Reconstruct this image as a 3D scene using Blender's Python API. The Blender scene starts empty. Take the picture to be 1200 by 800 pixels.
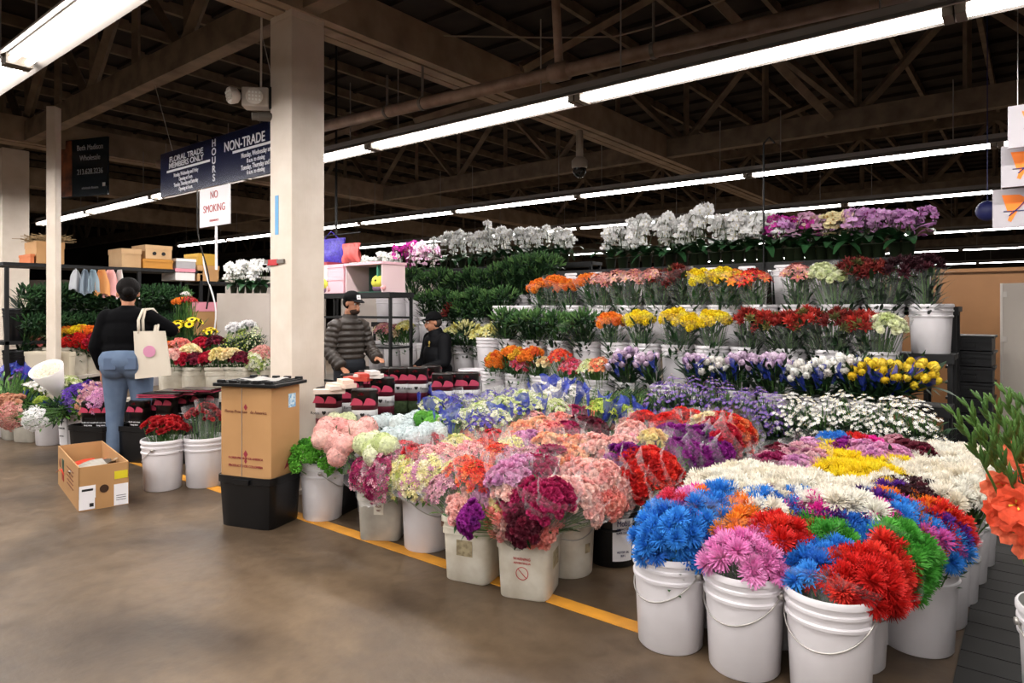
import bpy, math, random
from mathutils import Vector, Matrix, Euler
from math import sin, cos, pi, radians

# ------------------------------------------------------------------ camera, light, exposure
SC = bpy.context.scene
COL = SC.collection
F, CAMZ, HY = 780.0, 1.4, 362.0
TH = math.pi / 2 - math.atan2(986, F)
FW = Vector((-sin(TH), cos(TH), 0)); RT = Vector((cos(TH), sin(TH), 0))

cam_d = bpy.data.cameras.new('camera')
cam = bpy.data.objects.new('camera', cam_d); COL.objects.link(cam)
cam.location = (0, 0, CAMZ); cam.rotation_euler = (pi / 2, 0, TH)
cam_d.sensor_width = 36; cam_d.lens = F / 1200 * 36; cam_d.shift_y = -(400 - HY) / 1200
cam_d.clip_start = 0.05; cam_d.clip_end = 200
SC.camera = cam
SC.view_settings.view_transform = 'Standard'
SC.view_settings.look = 'None'
SC.view_settings.gamma = 1
SC.view_settings.use_curve_mapping = False
SC.view_settings.exposure = 0.0
world = bpy.data.worlds.new('world'); SC.world = world; world.use_nodes = True
world.node_tree.nodes['Background'].inputs[0].default_value = (0.9, 0.92, 1.0, 1)
world.node_tree.nodes['Background'].inputs[1].default_value = 0.08
TUBE_W = 24.0          # watts of each 2.4 m fluorescent fixture
TUBE_COL = (1.0, 0.965, 0.93)

def at(px, py, z=None, Y=None, d=None):
    """photo pixel to a point of the hall, on a level z, on a row Y or at a distance d"""
    l = (px - 600) / F; v = -(py - HY) / F
    if z is not None: d = (z - CAMZ) / v
    elif Y is not None: d = Y / (FW.y + RT.y * l)
    p = FW * d + RT * (l * d)
    return Vector((p.x, p.y, CAMZ + v * d))

# ------------------------------------------------------------------ colour + materials
def rgb(h):
    h = h.lstrip('#'); c = [int(h[i:i + 2], 16) / 255 for i in (0, 2, 4)]
    return tuple(x / 12.92 if x <= .04045 else ((x + .055) / 1.055) ** 2.4 for x in c) + (1,)

MC = {}
def mat(name, hexc, rough=.6, metal=0, spec=.4, noise=0, nscale=8, hex2=None, bump=0, bscale=40, emit=None, alpha=None, trans=None, sub=0):
    if name in MC: return MC[name]
    m = bpy.data.materials.new(name); m.use_nodes = True
    nt = m.node_tree; b = nt.nodes['Principled BSDF']
    b.inputs['Base Color'].default_value = rgb(hexc)
    b.inputs['Roughness'].default_value = rough; b.inputs['Metallic'].default_value = metal
    b.inputs['Specular IOR Level'].default_value = spec
    m.diffuse_color = rgb(hexc)
    if noise:
        tc = nt.nodes.new('ShaderNodeTexCoord')
        n = nt.nodes.new('ShaderNodeTexNoise'); n.inputs['Scale'].default_value = nscale; n.inputs['Detail'].default_value = 6
        r = nt.nodes.new('ShaderNodeValToRGB'); r.color_ramp.elements[0].position = .5 - noise; r.color_ramp.elements[1].position = .5 + noise * .8
        r.color_ramp.elements[0].color = rgb(hex2 or hexc); r.color_ramp.elements[1].color = rgb(hexc)
        nt.links.new(tc.outputs['Object'], n.inputs['Vector']); nt.links.new(n.outputs['Fac'], r.inputs[0]); nt.links.new(r.outputs[0], b.inputs['Base Color'])
    if bump:
        n2 = nt.nodes.new('ShaderNodeTexNoise'); n2.inputs['Scale'].default_value = bscale; n2.inputs['Detail'].default_value = 4
        bp = nt.nodes.new('ShaderNodeBump'); bp.inputs['Strength'].default_value = bump; bp.inputs['Distance'].default_value = .01
        nt.links.new(n2.outputs['Fac'], bp.inputs['Height']); nt.links.new(bp.outputs[0], b.inputs['Normal'])
    if emit: b.inputs['Emission Color'].default_value = rgb(hexc); b.inputs['Emission Strength'].default_value = emit
    if trans: b.inputs['Transmission Weight'].default_value = trans
    MC[name] = m; return m

def film(name, tint, opac, rough=.12):
    """thin clear plastic film: mostly see-through with a glossy sheen"""
    if name in MC: return MC[name]
    m = bpy.data.materials.new(name); m.use_nodes = True; nt = m.node_tree; nt.nodes.clear()
    o = nt.nodes.new('ShaderNodeOutputMaterial'); mx = nt.nodes.new('ShaderNodeMixShader'); t = nt.nodes.new('ShaderNodeBsdfTransparent')
    p = nt.nodes.new('ShaderNodeBsdfPrincipled'); p.inputs['Base Color'].default_value = rgb(tint); p.inputs['Roughness'].default_value = rough
    n = nt.nodes.new('ShaderNodeTexNoise'); n.inputs['Scale'].default_value = 14; n.inputs['Detail'].default_value = 3
    bp = nt.nodes.new('ShaderNodeBump'); bp.inputs['Strength'].default_value = .8; bp.inputs['Distance'].default_value = .03
    lw = nt.nodes.new('ShaderNodeLayerWeight'); lw.inputs[0].default_value = .25
    mp = nt.nodes.new('ShaderNodeMath'); mp.operation = 'MULTIPLY_ADD'; mp.inputs[1].default_value = .35; mp.inputs[2].default_value = opac
    L = nt.links.new
    L(n.outputs['Fac'], bp.inputs['Height']); L(bp.outputs[0], p.inputs['Normal']); L(lw.outputs['Facing'], mp.inputs[0]); L(mp.outputs[0], mx.inputs[0])
    L(t.outputs[0], mx.inputs[1]); L(p.outputs[0], mx.inputs[2]); L(mx.outputs[0], o.inputs[0])
    MC[name] = m; return m

PC = {}
def petal_mat(h):
    """petal colour with a little natural variation"""
    if h in PC: return PC[h]
    m = bpy.data.materials.new('petal_' + h.lstrip('#')); m.use_nodes = True; nt = m.node_tree; b = nt.nodes['Principled BSDF']
    c = rgb(h); b.inputs['Roughness'].default_value = .65; b.inputs['Specular IOR Level'].default_value = .25
    tc = nt.nodes.new('ShaderNodeTexCoord'); n = nt.nodes.new('ShaderNodeTexNoise'); n.inputs['Scale'].default_value = 45; n.inputs['Detail'].default_value = 2
    r = nt.nodes.new('ShaderNodeValToRGB'); r.color_ramp.elements[0].position = .3; r.color_ramp.elements[1].position = .7
    r.color_ramp.elements[0].color = tuple(x * .72 for x in c[:3]) + (1,); r.color_ramp.elements[1].color = tuple(min(1, x * 1.15 + .01) for x in c[:3]) + (1,)
    nt.links.new(tc.outputs['Object'], n.inputs['Vector']); nt.links.new(n.outputs['Fac'], r.inputs[0]); nt.links.new(r.outputs[0], b.inputs['Base Color'])
    tr = nt.nodes.new('ShaderNodeBsdfTranslucent'); mx = nt.nodes.new('ShaderNodeMixShader'); mx.inputs[0].default_value = .22
    nt.links.new(r.outputs[0], tr.inputs[0]); nt.links.new(b.outputs[0], mx.inputs[1]); nt.links.new(tr.outputs[0], mx.inputs[2])
    nt.links.new(mx.outputs[0], nt.nodes['Material Output'].inputs[0])
    m.diffuse_color = c; PC[h] = m; return m

# ------------------------------------------------------------------ mesh builder
class MB:
    def __init__(s): s.v = []; s.f = []; s.mi = []; s.M = Matrix.Identity(4); s.m = 0
    def at(s, M): s.M = M; return s
    def add(s, vs, fs, m=None):
        b = len(s.v); M = s.M
        s.v += [tuple(M @ Vector(v)) for v in vs]
        s.f += [tuple(i + b for i in f) for f in fs]; s.mi += [s.m if m is None else m] * len(fs)
    def box(s, c, d, m=None, rz=0, ry=0, rx=0, taper=1):
        x, y, z = (k / 2 for k in d); R = Euler((rx, ry, rz)).to_matrix()
        vs = [Vector(c) + R @ Vector((a * x * (taper if e < 0 else 1), b_ * y * (taper if e < 0 else 1), e * z)) for e in (-1, 1) for a, b_ in ((-1, -1), (1, -1), (1, 1), (-1, 1))]
        s.add(vs, [(3, 2, 1, 0), (4, 5, 6, 7), (0, 1, 5, 4), (1, 2, 6, 5), (2, 3, 7, 6), (3, 0, 4, 7)], m)
    def tube(s, pts, r, n=8, m=None, caps=True):
        pts = [Vector(p) for p in pts]; rs = r if isinstance(r, (list, tuple)) else [r] * len(pts)
        vs = []; fs = []; up = Vector((0, 0, 1))
        prev = None
        for i, p in enumerate(pts):
            t = (pts[min(i + 1, len(pts) - 1)] - pts[max(i - 1, 0)]).normalized()
            a = (prev if prev is not None else (up if abs(t.z) < .9 else Vector((1, 0, 0))))
            x = (a - t * a.dot(t)).normalized(); prev = x; y = t.cross(x)
            for k in range(n):
                q = 2 * pi * k / n; vs.append(p + (x * cos(q) + y * sin(q)) * rs[i])
        for i in range(len(pts) - 1):
            for k in range(n): fs.append((i * n + k, i * n + (k + 1) % n, (i + 1) * n + (k + 1) % n, (i + 1) * n + k))
        if caps: fs += [tuple(range(n))[::-1], tuple((len(pts) - 1) * n + k for k in range(n))]
        s.add(vs, fs, m)
    def lathe(s, prof, n=32, m=None, sq=0, c=(0, 0, 0), wob=None):
        """profile of (radius, z); sq>0 turns the circle into a rounded square"""
        vs = []; fs = []
        for j, (r, z) in enumerate(prof):
            for k in range(n):
                q = 2 * pi * k / n; cx, cy = cos(q), sin(q)
                if sq: e = (abs(cx) ** sq + abs(cy) ** sq) ** (-1 / sq); rr = r * e
                else: rr = r
                if wob: rr *= 1 + wob(q, j / (len(prof) - 1))
                vs.append((c[0] + cx * rr, c[1] + cy * rr, c[2] + z))
        for j in range(len(prof) - 1):
            for k in range(n): fs.append((j * n + k, j * n + (k + 1) % n, (j + 1) * n + (k + 1) % n, (j + 1) * n + k))
        if prof[0][0] > 1e-4: fs.append(tuple(range(n))[::-1])
        s.add(vs, fs, m)
    def grid(s, fn, nu, nv, m=None):
        vs = [fn(i / nu, j / nv) for j in range(nv + 1) for i in range(nu + 1)]
        s.add(vs, [(j * (nu + 1) + i, j * (nu + 1) + i + 1, (j + 1) * (nu + 1) + i + 1, (j + 1) * (nu + 1) + i) for j in range(nv) for i in range(nu)], m)
    def ball(s, c, r, m=None, n=10, sc=(1, 1, 1)):
        vs = []; fs = []
        h = n // 2
        for j in range(h + 1):
            a = pi * j / h
            for k in range(n):
                q = 2 * pi * k / n
                vs.append((c[0] + r * sc[0] * sin(a) * cos(q), c[1] + r * sc[1] * sin(a) * sin(q), c[2] + r * sc[2] * cos(a)))
        for j in range(h):
            for k in range(n): fs.append((j * n + k, (j + 1) * n + k, (j + 1) * n + (k + 1) % n, j * n + (k + 1) % n))
        s.add(vs, fs, m)
    def petal(s, az, L, Wd, e0=.6, curl=0, nu=2, nv=1, cup=0, r0=0, z0=0, ruf=0, tip=.25, m=None, rnd=None, base=.35):
        """petal from the axis outwards: az azimuth, e0 start elevation, curl its change along the petal"""
        ca, sa = cos(az), sin(az); r, z = r0, z0; vs = []; e = e0
        for i in range(nu + 1):
            t = i / nu
            w = Wd * .5 * (base + (1 - base) * min(1, t * 2) if t < .5 else 1 + (tip - 1) * ((t - .5) * 2) ** 2)
            for j in range(nv + 1):
                u = j / nv * 2 - 1
                dz = cup * abs(u) * w + (rnd.uniform(-1, 1) * ruf * t if rnd and ruf else 0)
                dr = (rnd.uniform(-1, 1) * ruf * t if rnd and ruf else 0)
                rr = r + dr; vs.append((ca * rr - sa * u * w, sa * rr + ca * u * w, z + dz))
            e = e0 + curl * (t + .5 / nu)
            r += cos(e) * L / nu; z += sin(e) * L / nu
        k = nv + 1
        s.add(vs, [(i * k + j, i * k + j + 1, (i + 1) * k + j + 1, (i + 1) * k + j) for i in range(nu) for j in range(nv)], m)
    def merge(s, o, M, mmap=None):
        b = len(s.v); M = s.M @ M
        s.v += [tuple(M @ Vector(v)) for v in o.v]; s.f += [tuple(i + b for i in f) for f in o.f]
        s.mi += [mmap[i] if mmap else i for i in o.mi]
    def mesh(s, name, mats, smooth=False):
        me = bpy.data.meshes.new(name); me.from_pydata(s.v, [], s.f)
        for m in mats: me.materials.append(m)
        if any(s.mi): me.polygons.foreach_set('material_index', s.mi)
        if smooth: me.polygons.foreach_set('use_smooth', [True] * len(s.f))
        me.update(); return me
    def build(s, name, mats, parent=None, smooth=False, loc=None):
        if not isinstance(mats, (list, tuple)): mats = [mats]
        return link(name, s.mesh(name, mats, smooth), parent, loc)

def link(name, data, parent=None, loc=None):
    o = bpy.data.objects.new(name, data); COL.objects.link(o)
    if parent: o.parent = parent
    if loc is not None: o.location = loc
    return o
def bevel(o, w=.004, seg=2):
    b = o.modifiers.new('bevel', 'BEVEL'); b.width = w; b.segments = seg; b.limit_method = 'ANGLE'; b.angle_limit = radians(40); return o
def autosm(o, ang=40):
    o.data.polygons.foreach_set('use_smooth', [True] * len(o.data.polygons))
    try: o.data.set_sharp_from_angle(angle=radians(ang))
    except Exception: pass
    return o
def thing(name, label, cat, loc=(0, 0, 0), rz=0, group=None):
    o = bpy.data.objects.new(name, None); COL.objects.link(o); o.empty_display_size = .05
    o.location = loc; o.rotation_euler = (0, 0, rz); o['label'] = label; o['category'] = cat
    if group: o['group'] = group
    return o
def tag(o, label, cat, group=None):
    o['label'] = label; o['category'] = cat
    if group: o['group'] = group
    return o
def struct(o): o['kind'] = 'structure'; return o
KIDS = {}
def copy_tree(o, parent=None):
    c = o.copy(); COL.objects.link(c); c.parent = parent
    for ch in o.children: copy_tree(ch, c)
    return c
def text(name, s, size, loc, rot, m, parent=None, ax='CENTER', sx=1, bold=0):
    cu = bpy.data.curves.new(name, 'FONT'); cu.body = s; cu.size = size; cu.align_x = ax; cu.align_y = 'CENTER'; cu.extrude = .001; cu.offset = bold
    cu.materials.append(m); o = link(name, cu, parent, loc); o.rotation_euler = rot; o.scale = (sx, 1, 1); return o
ORD = 'first second third fourth fifth sixth seventh eighth ninth tenth eleventh twelfth thirteenth fourteenth fifteenth sixteenth seventeenth eighteenth nineteenth twentieth'.split()
ORD += ['twenty-' + x for x in ORD[:9]] + ['thirtieth'] + ['thirty-' + x for x in ORD[:9]]

# ------------------------------------------------------------------ the hall
def concrete():
    m = bpy.data.materials.new('stained_concrete'); m.use_nodes = True; nt = m.node_tree; b = nt.nodes['Principled BSDF']; L = nt.links.new
    tc = nt.nodes.new('ShaderNodeTexCoord')
    def noise(sc, det, dist=0):
        n = nt.nodes.new('ShaderNodeTexNoise'); n.inputs['Scale'].default_value = sc; n.inputs['Detail'].default_value = det; n.inputs['Distortion'].default_value = dist
        L(tc.outputs['Object'], n.inputs['Vector']); return n
    n1 = noise(.9, 8, .6); n2 = noise(14, 6); n3 = noise(2.6, 4, 1.5)
    r1 = nt.nodes.new('ShaderNodeValToRGB'); e = r1.color_ramp.elements
    e[0].position = .33; e[0].color = rgb('#3f3226'); e[1].position = .68; e[1].color = rgb('#6c5a46')
    L(n1.outputs['Fac'], r1.inputs[0])
    r2 = nt.nodes.new('ShaderNodeValToRGB'); r2.color_ramp.elements[0].position = .3; r2.color_ramp.elements[0].color = (.78, .76, .74, 1); r2.color_ramp.elements[1].position = .7; r2.color_ramp.elements[1].color = (1.1, 1.08, 1.05, 1)
    L(n3.outputs['Fac'], r2.inputs[0])
    mx = nt.nodes.new('ShaderNodeMix'); mx.data_type = 'RGBA'; mx.blend_type = 'MULTIPLY'; mx.inputs[0].default_value = .8
    L(r1.outputs[0], mx.inputs[6]); L(r2.outputs[0], mx.inputs[7])
    r3 = nt.nodes.new('ShaderNodeValToRGB'); r3.color_ramp.elements[0].position = .25; r3.color_ramp.elements[0].color = (.75, .73, .7, 1); r3.color_ramp.elements[1].position = .6; r3.color_ramp.elements[1].color = (1, 1, 1, 1)
    L(n2.outputs['Fac'], r3.inputs[0])
    m2 = nt.nodes.new('ShaderNodeMix'); m2.data_type = 'RGBA'; m2.blend_type = 'MULTIPLY'; m2.inputs[0].default_value = 1
    L(mx.outputs[2], m2.inputs[6]); L(r3.outputs[0], m2.inputs[7]); L(m2.outputs[2], b.inputs['Base Color'])
    rr = nt.nodes.new('ShaderNodeMapRange'); rr.inputs[3].default_value = .32; rr.inputs[4].default_value = .55; L(n3.outputs['Fac'], rr.inputs[0]); L(rr.outputs[0], b.inputs['Roughness'])
    b.inputs['Specular IOR Level'].default_value = .45
    bp = nt.nodes.new('ShaderNodeBump'); bp.inputs['Strength'].default_value = .12; bp.inputs['Distance'].default_value = .02; L(n2.outputs['Fac'], bp.inputs['Height']); L(bp.outputs[0], b.inputs['Normal'])
    return m
X0, X1, Y0, Y1, ZR = -36.0, 7.0, -7.0, 34.0, 5.3
mb = MB(); mb.box(((X0 + X1) / 2, (Y0 + Y1) / 2, -.05), (X1 - X0, Y1 - Y0, .1)); struct(mb.build('floor', concrete()))
DARKW = mat('old_dark_board', '#332b25', .85, noise=.25, nscale=3, hex2='#191411')
mb = MB(); mb.box(((X0 + X1) / 2, (Y0 + Y1) / 2, ZR + .05), (X1 - X0, Y1 - Y0, .1))
n = 0
y = Y0 + .3
while y < Y1: mb.box(((X0 + X1) / 2, y, ZR - .03), (X1 - X0, .05, .06)); y += .62
struct(mb.build('ceiling', DARKW))
WALLM = mat('dim_plaster', '#3c342c', .9, noise=.2, nscale=2, hex2='#2c2620')
for nm, c, d in (('wall_back', ((X0 + X1) / 2, Y1 + .05, ZR / 2), (X1 - X0, .1, ZR)), ('wall_front', ((X0 + X1) / 2, Y0 - .05, ZR / 2), (X1 - X0, .1, ZR)),
                 ('wall_left', (X0 - .05, (Y0 + Y1) / 2, ZR / 2), (.1, Y1 - Y0, ZR)), ('wall_right', (X1 + .05, (Y0 + Y1) / 2, ZR / 2), (.1, Y1 - Y0, ZR))):
    mb = MB(); mb.box(c, d); struct(mb.build(nm, WALLM))
# yellow guide line
mb = MB(); mb.box((-6.28, 2.64, .0015), (10.0, .088, .003)); YEL = mat('worn_yellow_paint', '#d9952c', .6, noise=.2, nscale=7, hex2='#b57c2c')
struct(mb.build('trim_1', YEL))

# pillars, beams, trusses
POSTM = mat('cream_painted_post', '#d9cdc0', .55, noise=.3, nscale=5, hex2='#c9bbab', bump=.1, bscale=30)
BEAMM = mat('old_painted_timber', '#a5927c', .75, noise=.25, nscale=4, hex2='#7c6a57')
TRUSM = mat('truss_timber', '#857563', .8, noise=.25, nscale=5, hex2='#5c4f42')
def pillar(n, x, y, w):
    mb = MB(); mb.box((0, 0, 1.8), (w, w, 3.6)); mb.box((0, 0, .02), (w + .06, w + .06, .04)); mb.box((0, 0, 3.63), (w, w, .06))
    o = struct(mb.build('trim_%d' % n, POSTM, loc=(x, y, 0))); bevel(o, .006); return o
PX, PY, PW = -4.53, 3.03, .29
pillar(2, PX, PY, PW); pillar(3, -11.5, 3.03, .32); pillar(4, -17.3, 3.03, .3)
k = 5
for x in (-18.2, -14.6, -10.9, PX, .25, 4.9):                      # girders front to back
    mb = MB()
    for dx in (-.13, .13): mb.box((x + dx, 15.6, 3.82), (.09, 36, .34))
    mb.box((x, 15.6, 3.68), (.12, 36, .07)); struct(mb.build('trim_%d' % k, BEAMM)); k += 1
for j, yy in enumerate((PY, 9.3, 15.7, 22.1, 28.5)):                # trusses left to right
    mb = MB(); mb.box((-14, yy, 3.8), (43, .14, .26)); mb.box((-14, yy, 5.08), (43, .12, .2))
    x = -34.0; i = 0
    while x < 6:
        mb.tube([(x, yy + .05, 3.8), (x, yy + .05, 5.1)], .045, 4)
        a, b_ = ((x, yy, 3.85), (x + 1.15, yy, 5.05)) if i % 2 == 0 else ((x, yy, 5.05), (x + 1.15, yy, 3.85))
        mb.tube([a, b_], .06, 4); x += 1.15; i += 1
    struct(mb.build('trim_%d' % k, TRUSM)); k += 1
mb = MB()                                                          # long braces and rafters under the deck
for x in range(-34, 6, 1): mb.box((x + .4, 13.5, 5.2), (.06, 41, .14))
struct(mb.build('trim_%d' % k, TRUSM)); k += 1
for p, q in (((-6.6, 6.2, 3.95), (-4.6, 8.4, 5.0)), ((-4.6, 5.2, 3.9), (-6.8, 6.6, 5.0)), ((-4.5, 10.2, 3.9), (-2.8, 12.2, 5.0)), ((-3.2, 6.9, 5.0), (-4.3, 5.6, 3.95)), ((-9, 6, 3.9), (-7.2, 8, 5)), ((-1.5, 6.2, 5), (.1, 7.5, 3.9)), ((-2.9, 5.4, 5), (-2.1, 9.2, 3.85))):
    mb = MB(); mb.tube([p, q], .065, 4); struct(mb.build('trim_%d' % k, TRUSM)); k += 1
# sprinkler main and cables
PIPEM = mat('painted_steel_pipe', '#a58c7b', .5, noise=.2, nscale=9, hex2='#856b5b')
pA, pB = at(380, 148, d=6.9), at(1040, -4, d=4.05)
dirp = (pB - pA).normalized()
pp = thing('sprinkler_pipe', 'long brownish round pipe slanting under the roof above the main light row', 'pipe', pA)
mb = MB(); mb.tube([-dirp * 3.2, dirp * 5.5], .055, 16); mb.build('pipe', PIPEM, pp, True)
mb = MB(); q = at(655, 79, Y=(pA + dirp * (at(655, 79, d=5.5) - pA).dot(dirp)).y) - pA
q = dirp * q.dot(dirp); mb.tube([q, q + Vector((-.15, .1, 1.4))], .035, 10); mb.tube([q - dirp * .08, q + dirp * .08], .075, 14); mb.build('riser', PIPEM, pp, True)
for t_ in (.9, 1.35, 3.6):
    mb = MB(); mb.tube([dirp * (t_ - .015), dirp * (t_ + .015)], .062, 14); mb.tube([dirp * t_, dirp * t_ + Vector((0, 0, .35))], .012, 6); mb.build('pipe_hanger', mat('grey_steel', '#77706a', .5, .3), pp)
CABM = mat('black_cable', '#15130f', .7)
for nm, pts, lab in (('electric_cable', [at(520, 42, d=6.2), at(640, 44, d=6), at(720, 43, d=6), at(770, 30, d=5.8), at(860, -5, d=5.6)], 'thin pale cable sagging above the round pipe'),):
    mb = MB(); mb.tube(pts, .008, 6); tag(mb.build(nm, mat('pale_cable', '#8f8274', .7)), lab, 'cable')

# fluorescent rows
TUBEM = bpy.data.materials.new('lit_tube'); TUBEM.use_nodes = True
b = TUBEM.node_tree.nodes['Principled BSDF']; b.inputs['Emission Color'].default_value = TUBE_COL + (1,); b.inputs['Emission Strength'].default_value = 21
HOUS = mat('light_housing', '#8d8782', .5); SOCK = mat('lamp_socket', '#5e564c', .6)
def fixture_proto(L):
    r = thing('fluorescent_light', '', 'ceiling light')
    mb = MB(); mb.box((0, 0, .09), (L, .13, .07)); mb.box((0, -.1, .05), (L, .09, .008), rx=.6); mb.box((0, .1, .05), (L, .09, .008), rx=-.6)
    for e in (-1, 1): mb.tube([(e * L * .35, 0, .12), (e * L * .35, 0, .75)], .006, 5)
    mb.build('housing', HOUS, r)
    for sy in (-.045, .045):
        mb = MB(); mb.tube([(-L / 2 + .06, sy, .025), (L / 2 - .06, sy, .025)], .019, 8); mb.build('tube', TUBEM, r, True)
    for e in (-1, 1): mb = MB(); mb.box((e * (L / 2 - .03), 0, .03), (.05, .15, .07)); mb.build('socket', SOCK, r)
    return r
FL = 2.44; fixp = None
ROWS = [(-4.6, 3.05, -14.6, 5), (-1.6, 3.05, -14.6, 5), (1.42, 3.0, -15.05, 1), (4.38, 3.0, -15.0, 2), (8.15, 3.0, -17.4, 1.5), (11.35, 3.0, -17, 1), (16.7, 3.0, -14, 1), (22.0, 3.0, -9, 1), (28.6, 3.0, -9, 1)]
for ri, (yy, z, xa, xb) in enumerate(ROWS):
    x = xa + FL / 2; i = 0
    while x < xb:
        if fixp is None: fixp = f = fixture_proto(FL)
        else: f = copy_tree(fixp)
        f.location = (x, yy, z)
        rw_ = ('%s ceiling light row' % ORD[ri - 2]) if ri > 1 else ('row behind the viewer', 'second row behind the viewer')[1 - ri]
        f['label'] = 'lit twin-tube fluorescent strip, @ from the right, ' + rw_
        f['group'] = 'fluorescent strips, ' + rw_
        f['_i'] = i; f['_r'] = ri
        ld = bpy.data.lights.new('tube_glow', 'AREA'); ld.shape = 'RECTANGLE'; ld.size = FL - .2; ld.size_y = .12; ld.energy = TUBE_W; ld.color = TUBE_COL
        lo = link('tube_glow', ld, f, (0, 0, -.002)); x += FL; i += 1
for ri in range(len(ROWS)):
    fs = [o for o in COL.objects if o.get('_r') == ri and o.name.startswith('fluorescent_light')]
    fs.sort(key=lambda o: -o.location.x)
    for j, o in enumerate(fs): o['label'] = o['label'].replace('@', ORD[j]); del o['_i']; del o['_r']

# ------------------------------------------------------------------ flower heads (slots: 0 petal, 1 centre, 2 green)
RN = random.Random(7)
def h_mum(R=.052, seed=0, dens=1.0):
    r = random.Random(seed); b = MB()
    for e, n in ((1.45, 6), (1.2, 12), (.95, 18), (.7, 22), (.42, 24), (.15, 24), (-.12, 20), (-.4, 14)):
        n = max(3, int(n * dens))
        for i in range(n):
            b.petal(2 * pi * (i + r.random() * .7) / n, R * r.uniform(.85, 1.05), .0092 / dens ** .5, e + r.uniform(-.12, .12), r.uniform(-.5, .35), 2, 1, r0=.004, tip=.3, m=0)
    b.tube([(0, 0, -.05), (0, 0, 0)], .003, 4, 2, False); return b
def h_carn(R=.03, seed=0):
    r = random.Random(seed); b = MB()
    for e, n, L in ((1.5, 4, .85), (1.2, 6, .95), (.85, 8, 1), (.5, 9, 1), (.12, 9, .95), (-.15, 6, .8)):
        for i in range(n):
            b.petal(2 * pi * (i + r.random() * .6) / n, R * L * r.uniform(.9, 1.1), R * .85, e + r.uniform(-.15, .15), -.35, 2, 3, r0=.002, ruf=R * .16, tip=1.05, m=0, rnd=r, base=.3)
    b.lathe([(.004, -.045), (.008, -.03), (.010, -.008), (.006, 0)], 6, 2); return b
def h_rose(R=.03, seed=0):
    r = random.Random(seed); b = MB()
    for e, n, L, r0 in ((1.55, 3, .9, .004), (1.5, 4, 1, .009), (1.4, 5, 1.05, .014), (1.15, 5, 1.05, .017), (.7, 5, 1, .017)):
        for i in range(n):
            b.petal(2 * pi * (i + r.random() * .5) / n, R * L, R * 1.25, e, -.5 if e > 1.2 else -1.0, 3, 2, cup=-.25, r0=r0 * R / .03, tip=.6, m=0, z0=-.012, base=.5)
    b.lathe([(.003, -.03), (.012, -.014), (.015, -.004)], 6, 2); return b
def h_hyd(R=.072, seed=0):
    r = random.Random(seed); b = MB(); n = 95
    for i in range(n):
        z = 1 - 1.62 * (i + .5) / n; a = i * 2.39996; q = math.sqrt(1 - z * z); d = Vector((q * cos(a), q * sin(a), z))
        M = Matrix.Translation(d * R * r.uniform(.93, 1.03)) @ d.to_track_quat('Z', 'Y').to_matrix().to_4x4() @ Matrix.Rotation(r.random() * 6, 4, 'Z')
        b.at(M)
        for k in range(4): b.petal(k * pi / 2, .0165, .019, .25 + r.uniform(-.2, .2), -.5, 1, 1, tip=.75, m=0, base=.25)
    b.at(Matrix.Identity(4)); b.ball((0, 0, 0), R * .84, 0, 10, (1, 1, .9)); b.tube([(0, 0, -.12), (0, 0, 0)], .005, 5, 2, False); return b
def h_small(R=.019, seed=0, n=5):
    r = random.Random(seed); b = MB()
    for k in range(n): b.petal(2 * pi * k / n, R, R * .95, .5 + r.uniform(-.2, .2), -.4, 1, 1, tip=.7, m=0, base=.3)
    for k in range(3): b.petal(2 * pi * k / 3 + .4, R * .6, R * .6, 1.1, -.2, 1, 1, tip=.7, m=0, base=.3)
    b.petal(0, .004, .004, 1.2, 0, 1, 1, tip=1, m=1); return b
def h_lily(R=.05, seed=0):
    r = random.Random(seed); b = MB()
    for k in range(6): b.petal(pi / 3 * k, R * 1.3, R * .55, 1.25, -1.5, 3, 2, cup=.25, tip=.15, m=0, base=.3)
    for k in range(4): b.petal(1.57 * k + .3, R * .6, .004, 1.2, -.2, 2, 1, tip=1.6, m=1)
    b.lathe([(.003, -.04), (.006, 0)], 5, 2); return b
def h_tulip(R=.024, seed=0):
    b = MB(); r = random.Random(seed)
    for k in range(3): b.petal(2 * pi * k / 3, .062, .047, 1.25 * .6, 1.35, 4, 2, cup=-.35, r0=.003, tip=.3, m=0, base=.45)
    for k in range(3): b.petal(2 * pi * k / 3 + 1.05, .062, .045, .55, 1.6, 4, 2, cup=-.35, r0=.002, tip=.3, m=0, base=.45)
    b.ball((0, 0, .028), .021, 0, 8, (1, 1, 1.25)); return b
def h_bud(R=.05, seed=0):
    r = random.Random(seed); b = MB()
    for k in range(3):
        a = 2.1 * k + r.random(); d = Vector((cos(a) * .35, sin(a) * .35, 1)).normalized()
        b.at(Matrix.Translation(d * .05) @ d.to_track_quat('Z', 'Y').to_matrix().to_4x4())
        b.lathe([(.001, -.05), (.007, -.03), (.011, 0), (.010, .03), (.004, .05), (.0005, .055)], 6, 0)
    b.at(Matrix.Identity(4))
    for k in range(7): b.petal(2 * pi * k / 7 + r.random() * .4, r.uniform(.07, .11), .019, .9, -.9, 3, 1, r0=.006, tip=.05, m=2, z0=r.uniform(-.08, 0))
    return b
def h_leuc(R=.05, seed=0):
    r = random.Random(seed); b = MB()
    for e, n in ((1.4, 4), (1.1, 6), (.8, 7), (.5, 6)):
        for i in range(n): b.petal(2 * pi * (i + r.random() * .5) / n, r.uniform(.045, .062), .017, e, -.25, 2, 1, r0=.004, tip=.08, m=0)
    return b
def h_sun(R=.036, seed=0):
    r = random.Random(seed); b = MB()
    for lay in (0, .3):
        for i in range(15): b.petal(2 * pi * (i + lay) / 15, R, .017, .35 - lay, -.3, 2, 1, r0=.018, tip=.1, m=0, z0=lay * .01)
    b.lathe([(.001, .008), (.01, .012), (.02, .006), (.021, 0), (.012, -.01), (.003, -.02)], 12, 1); return b
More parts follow.
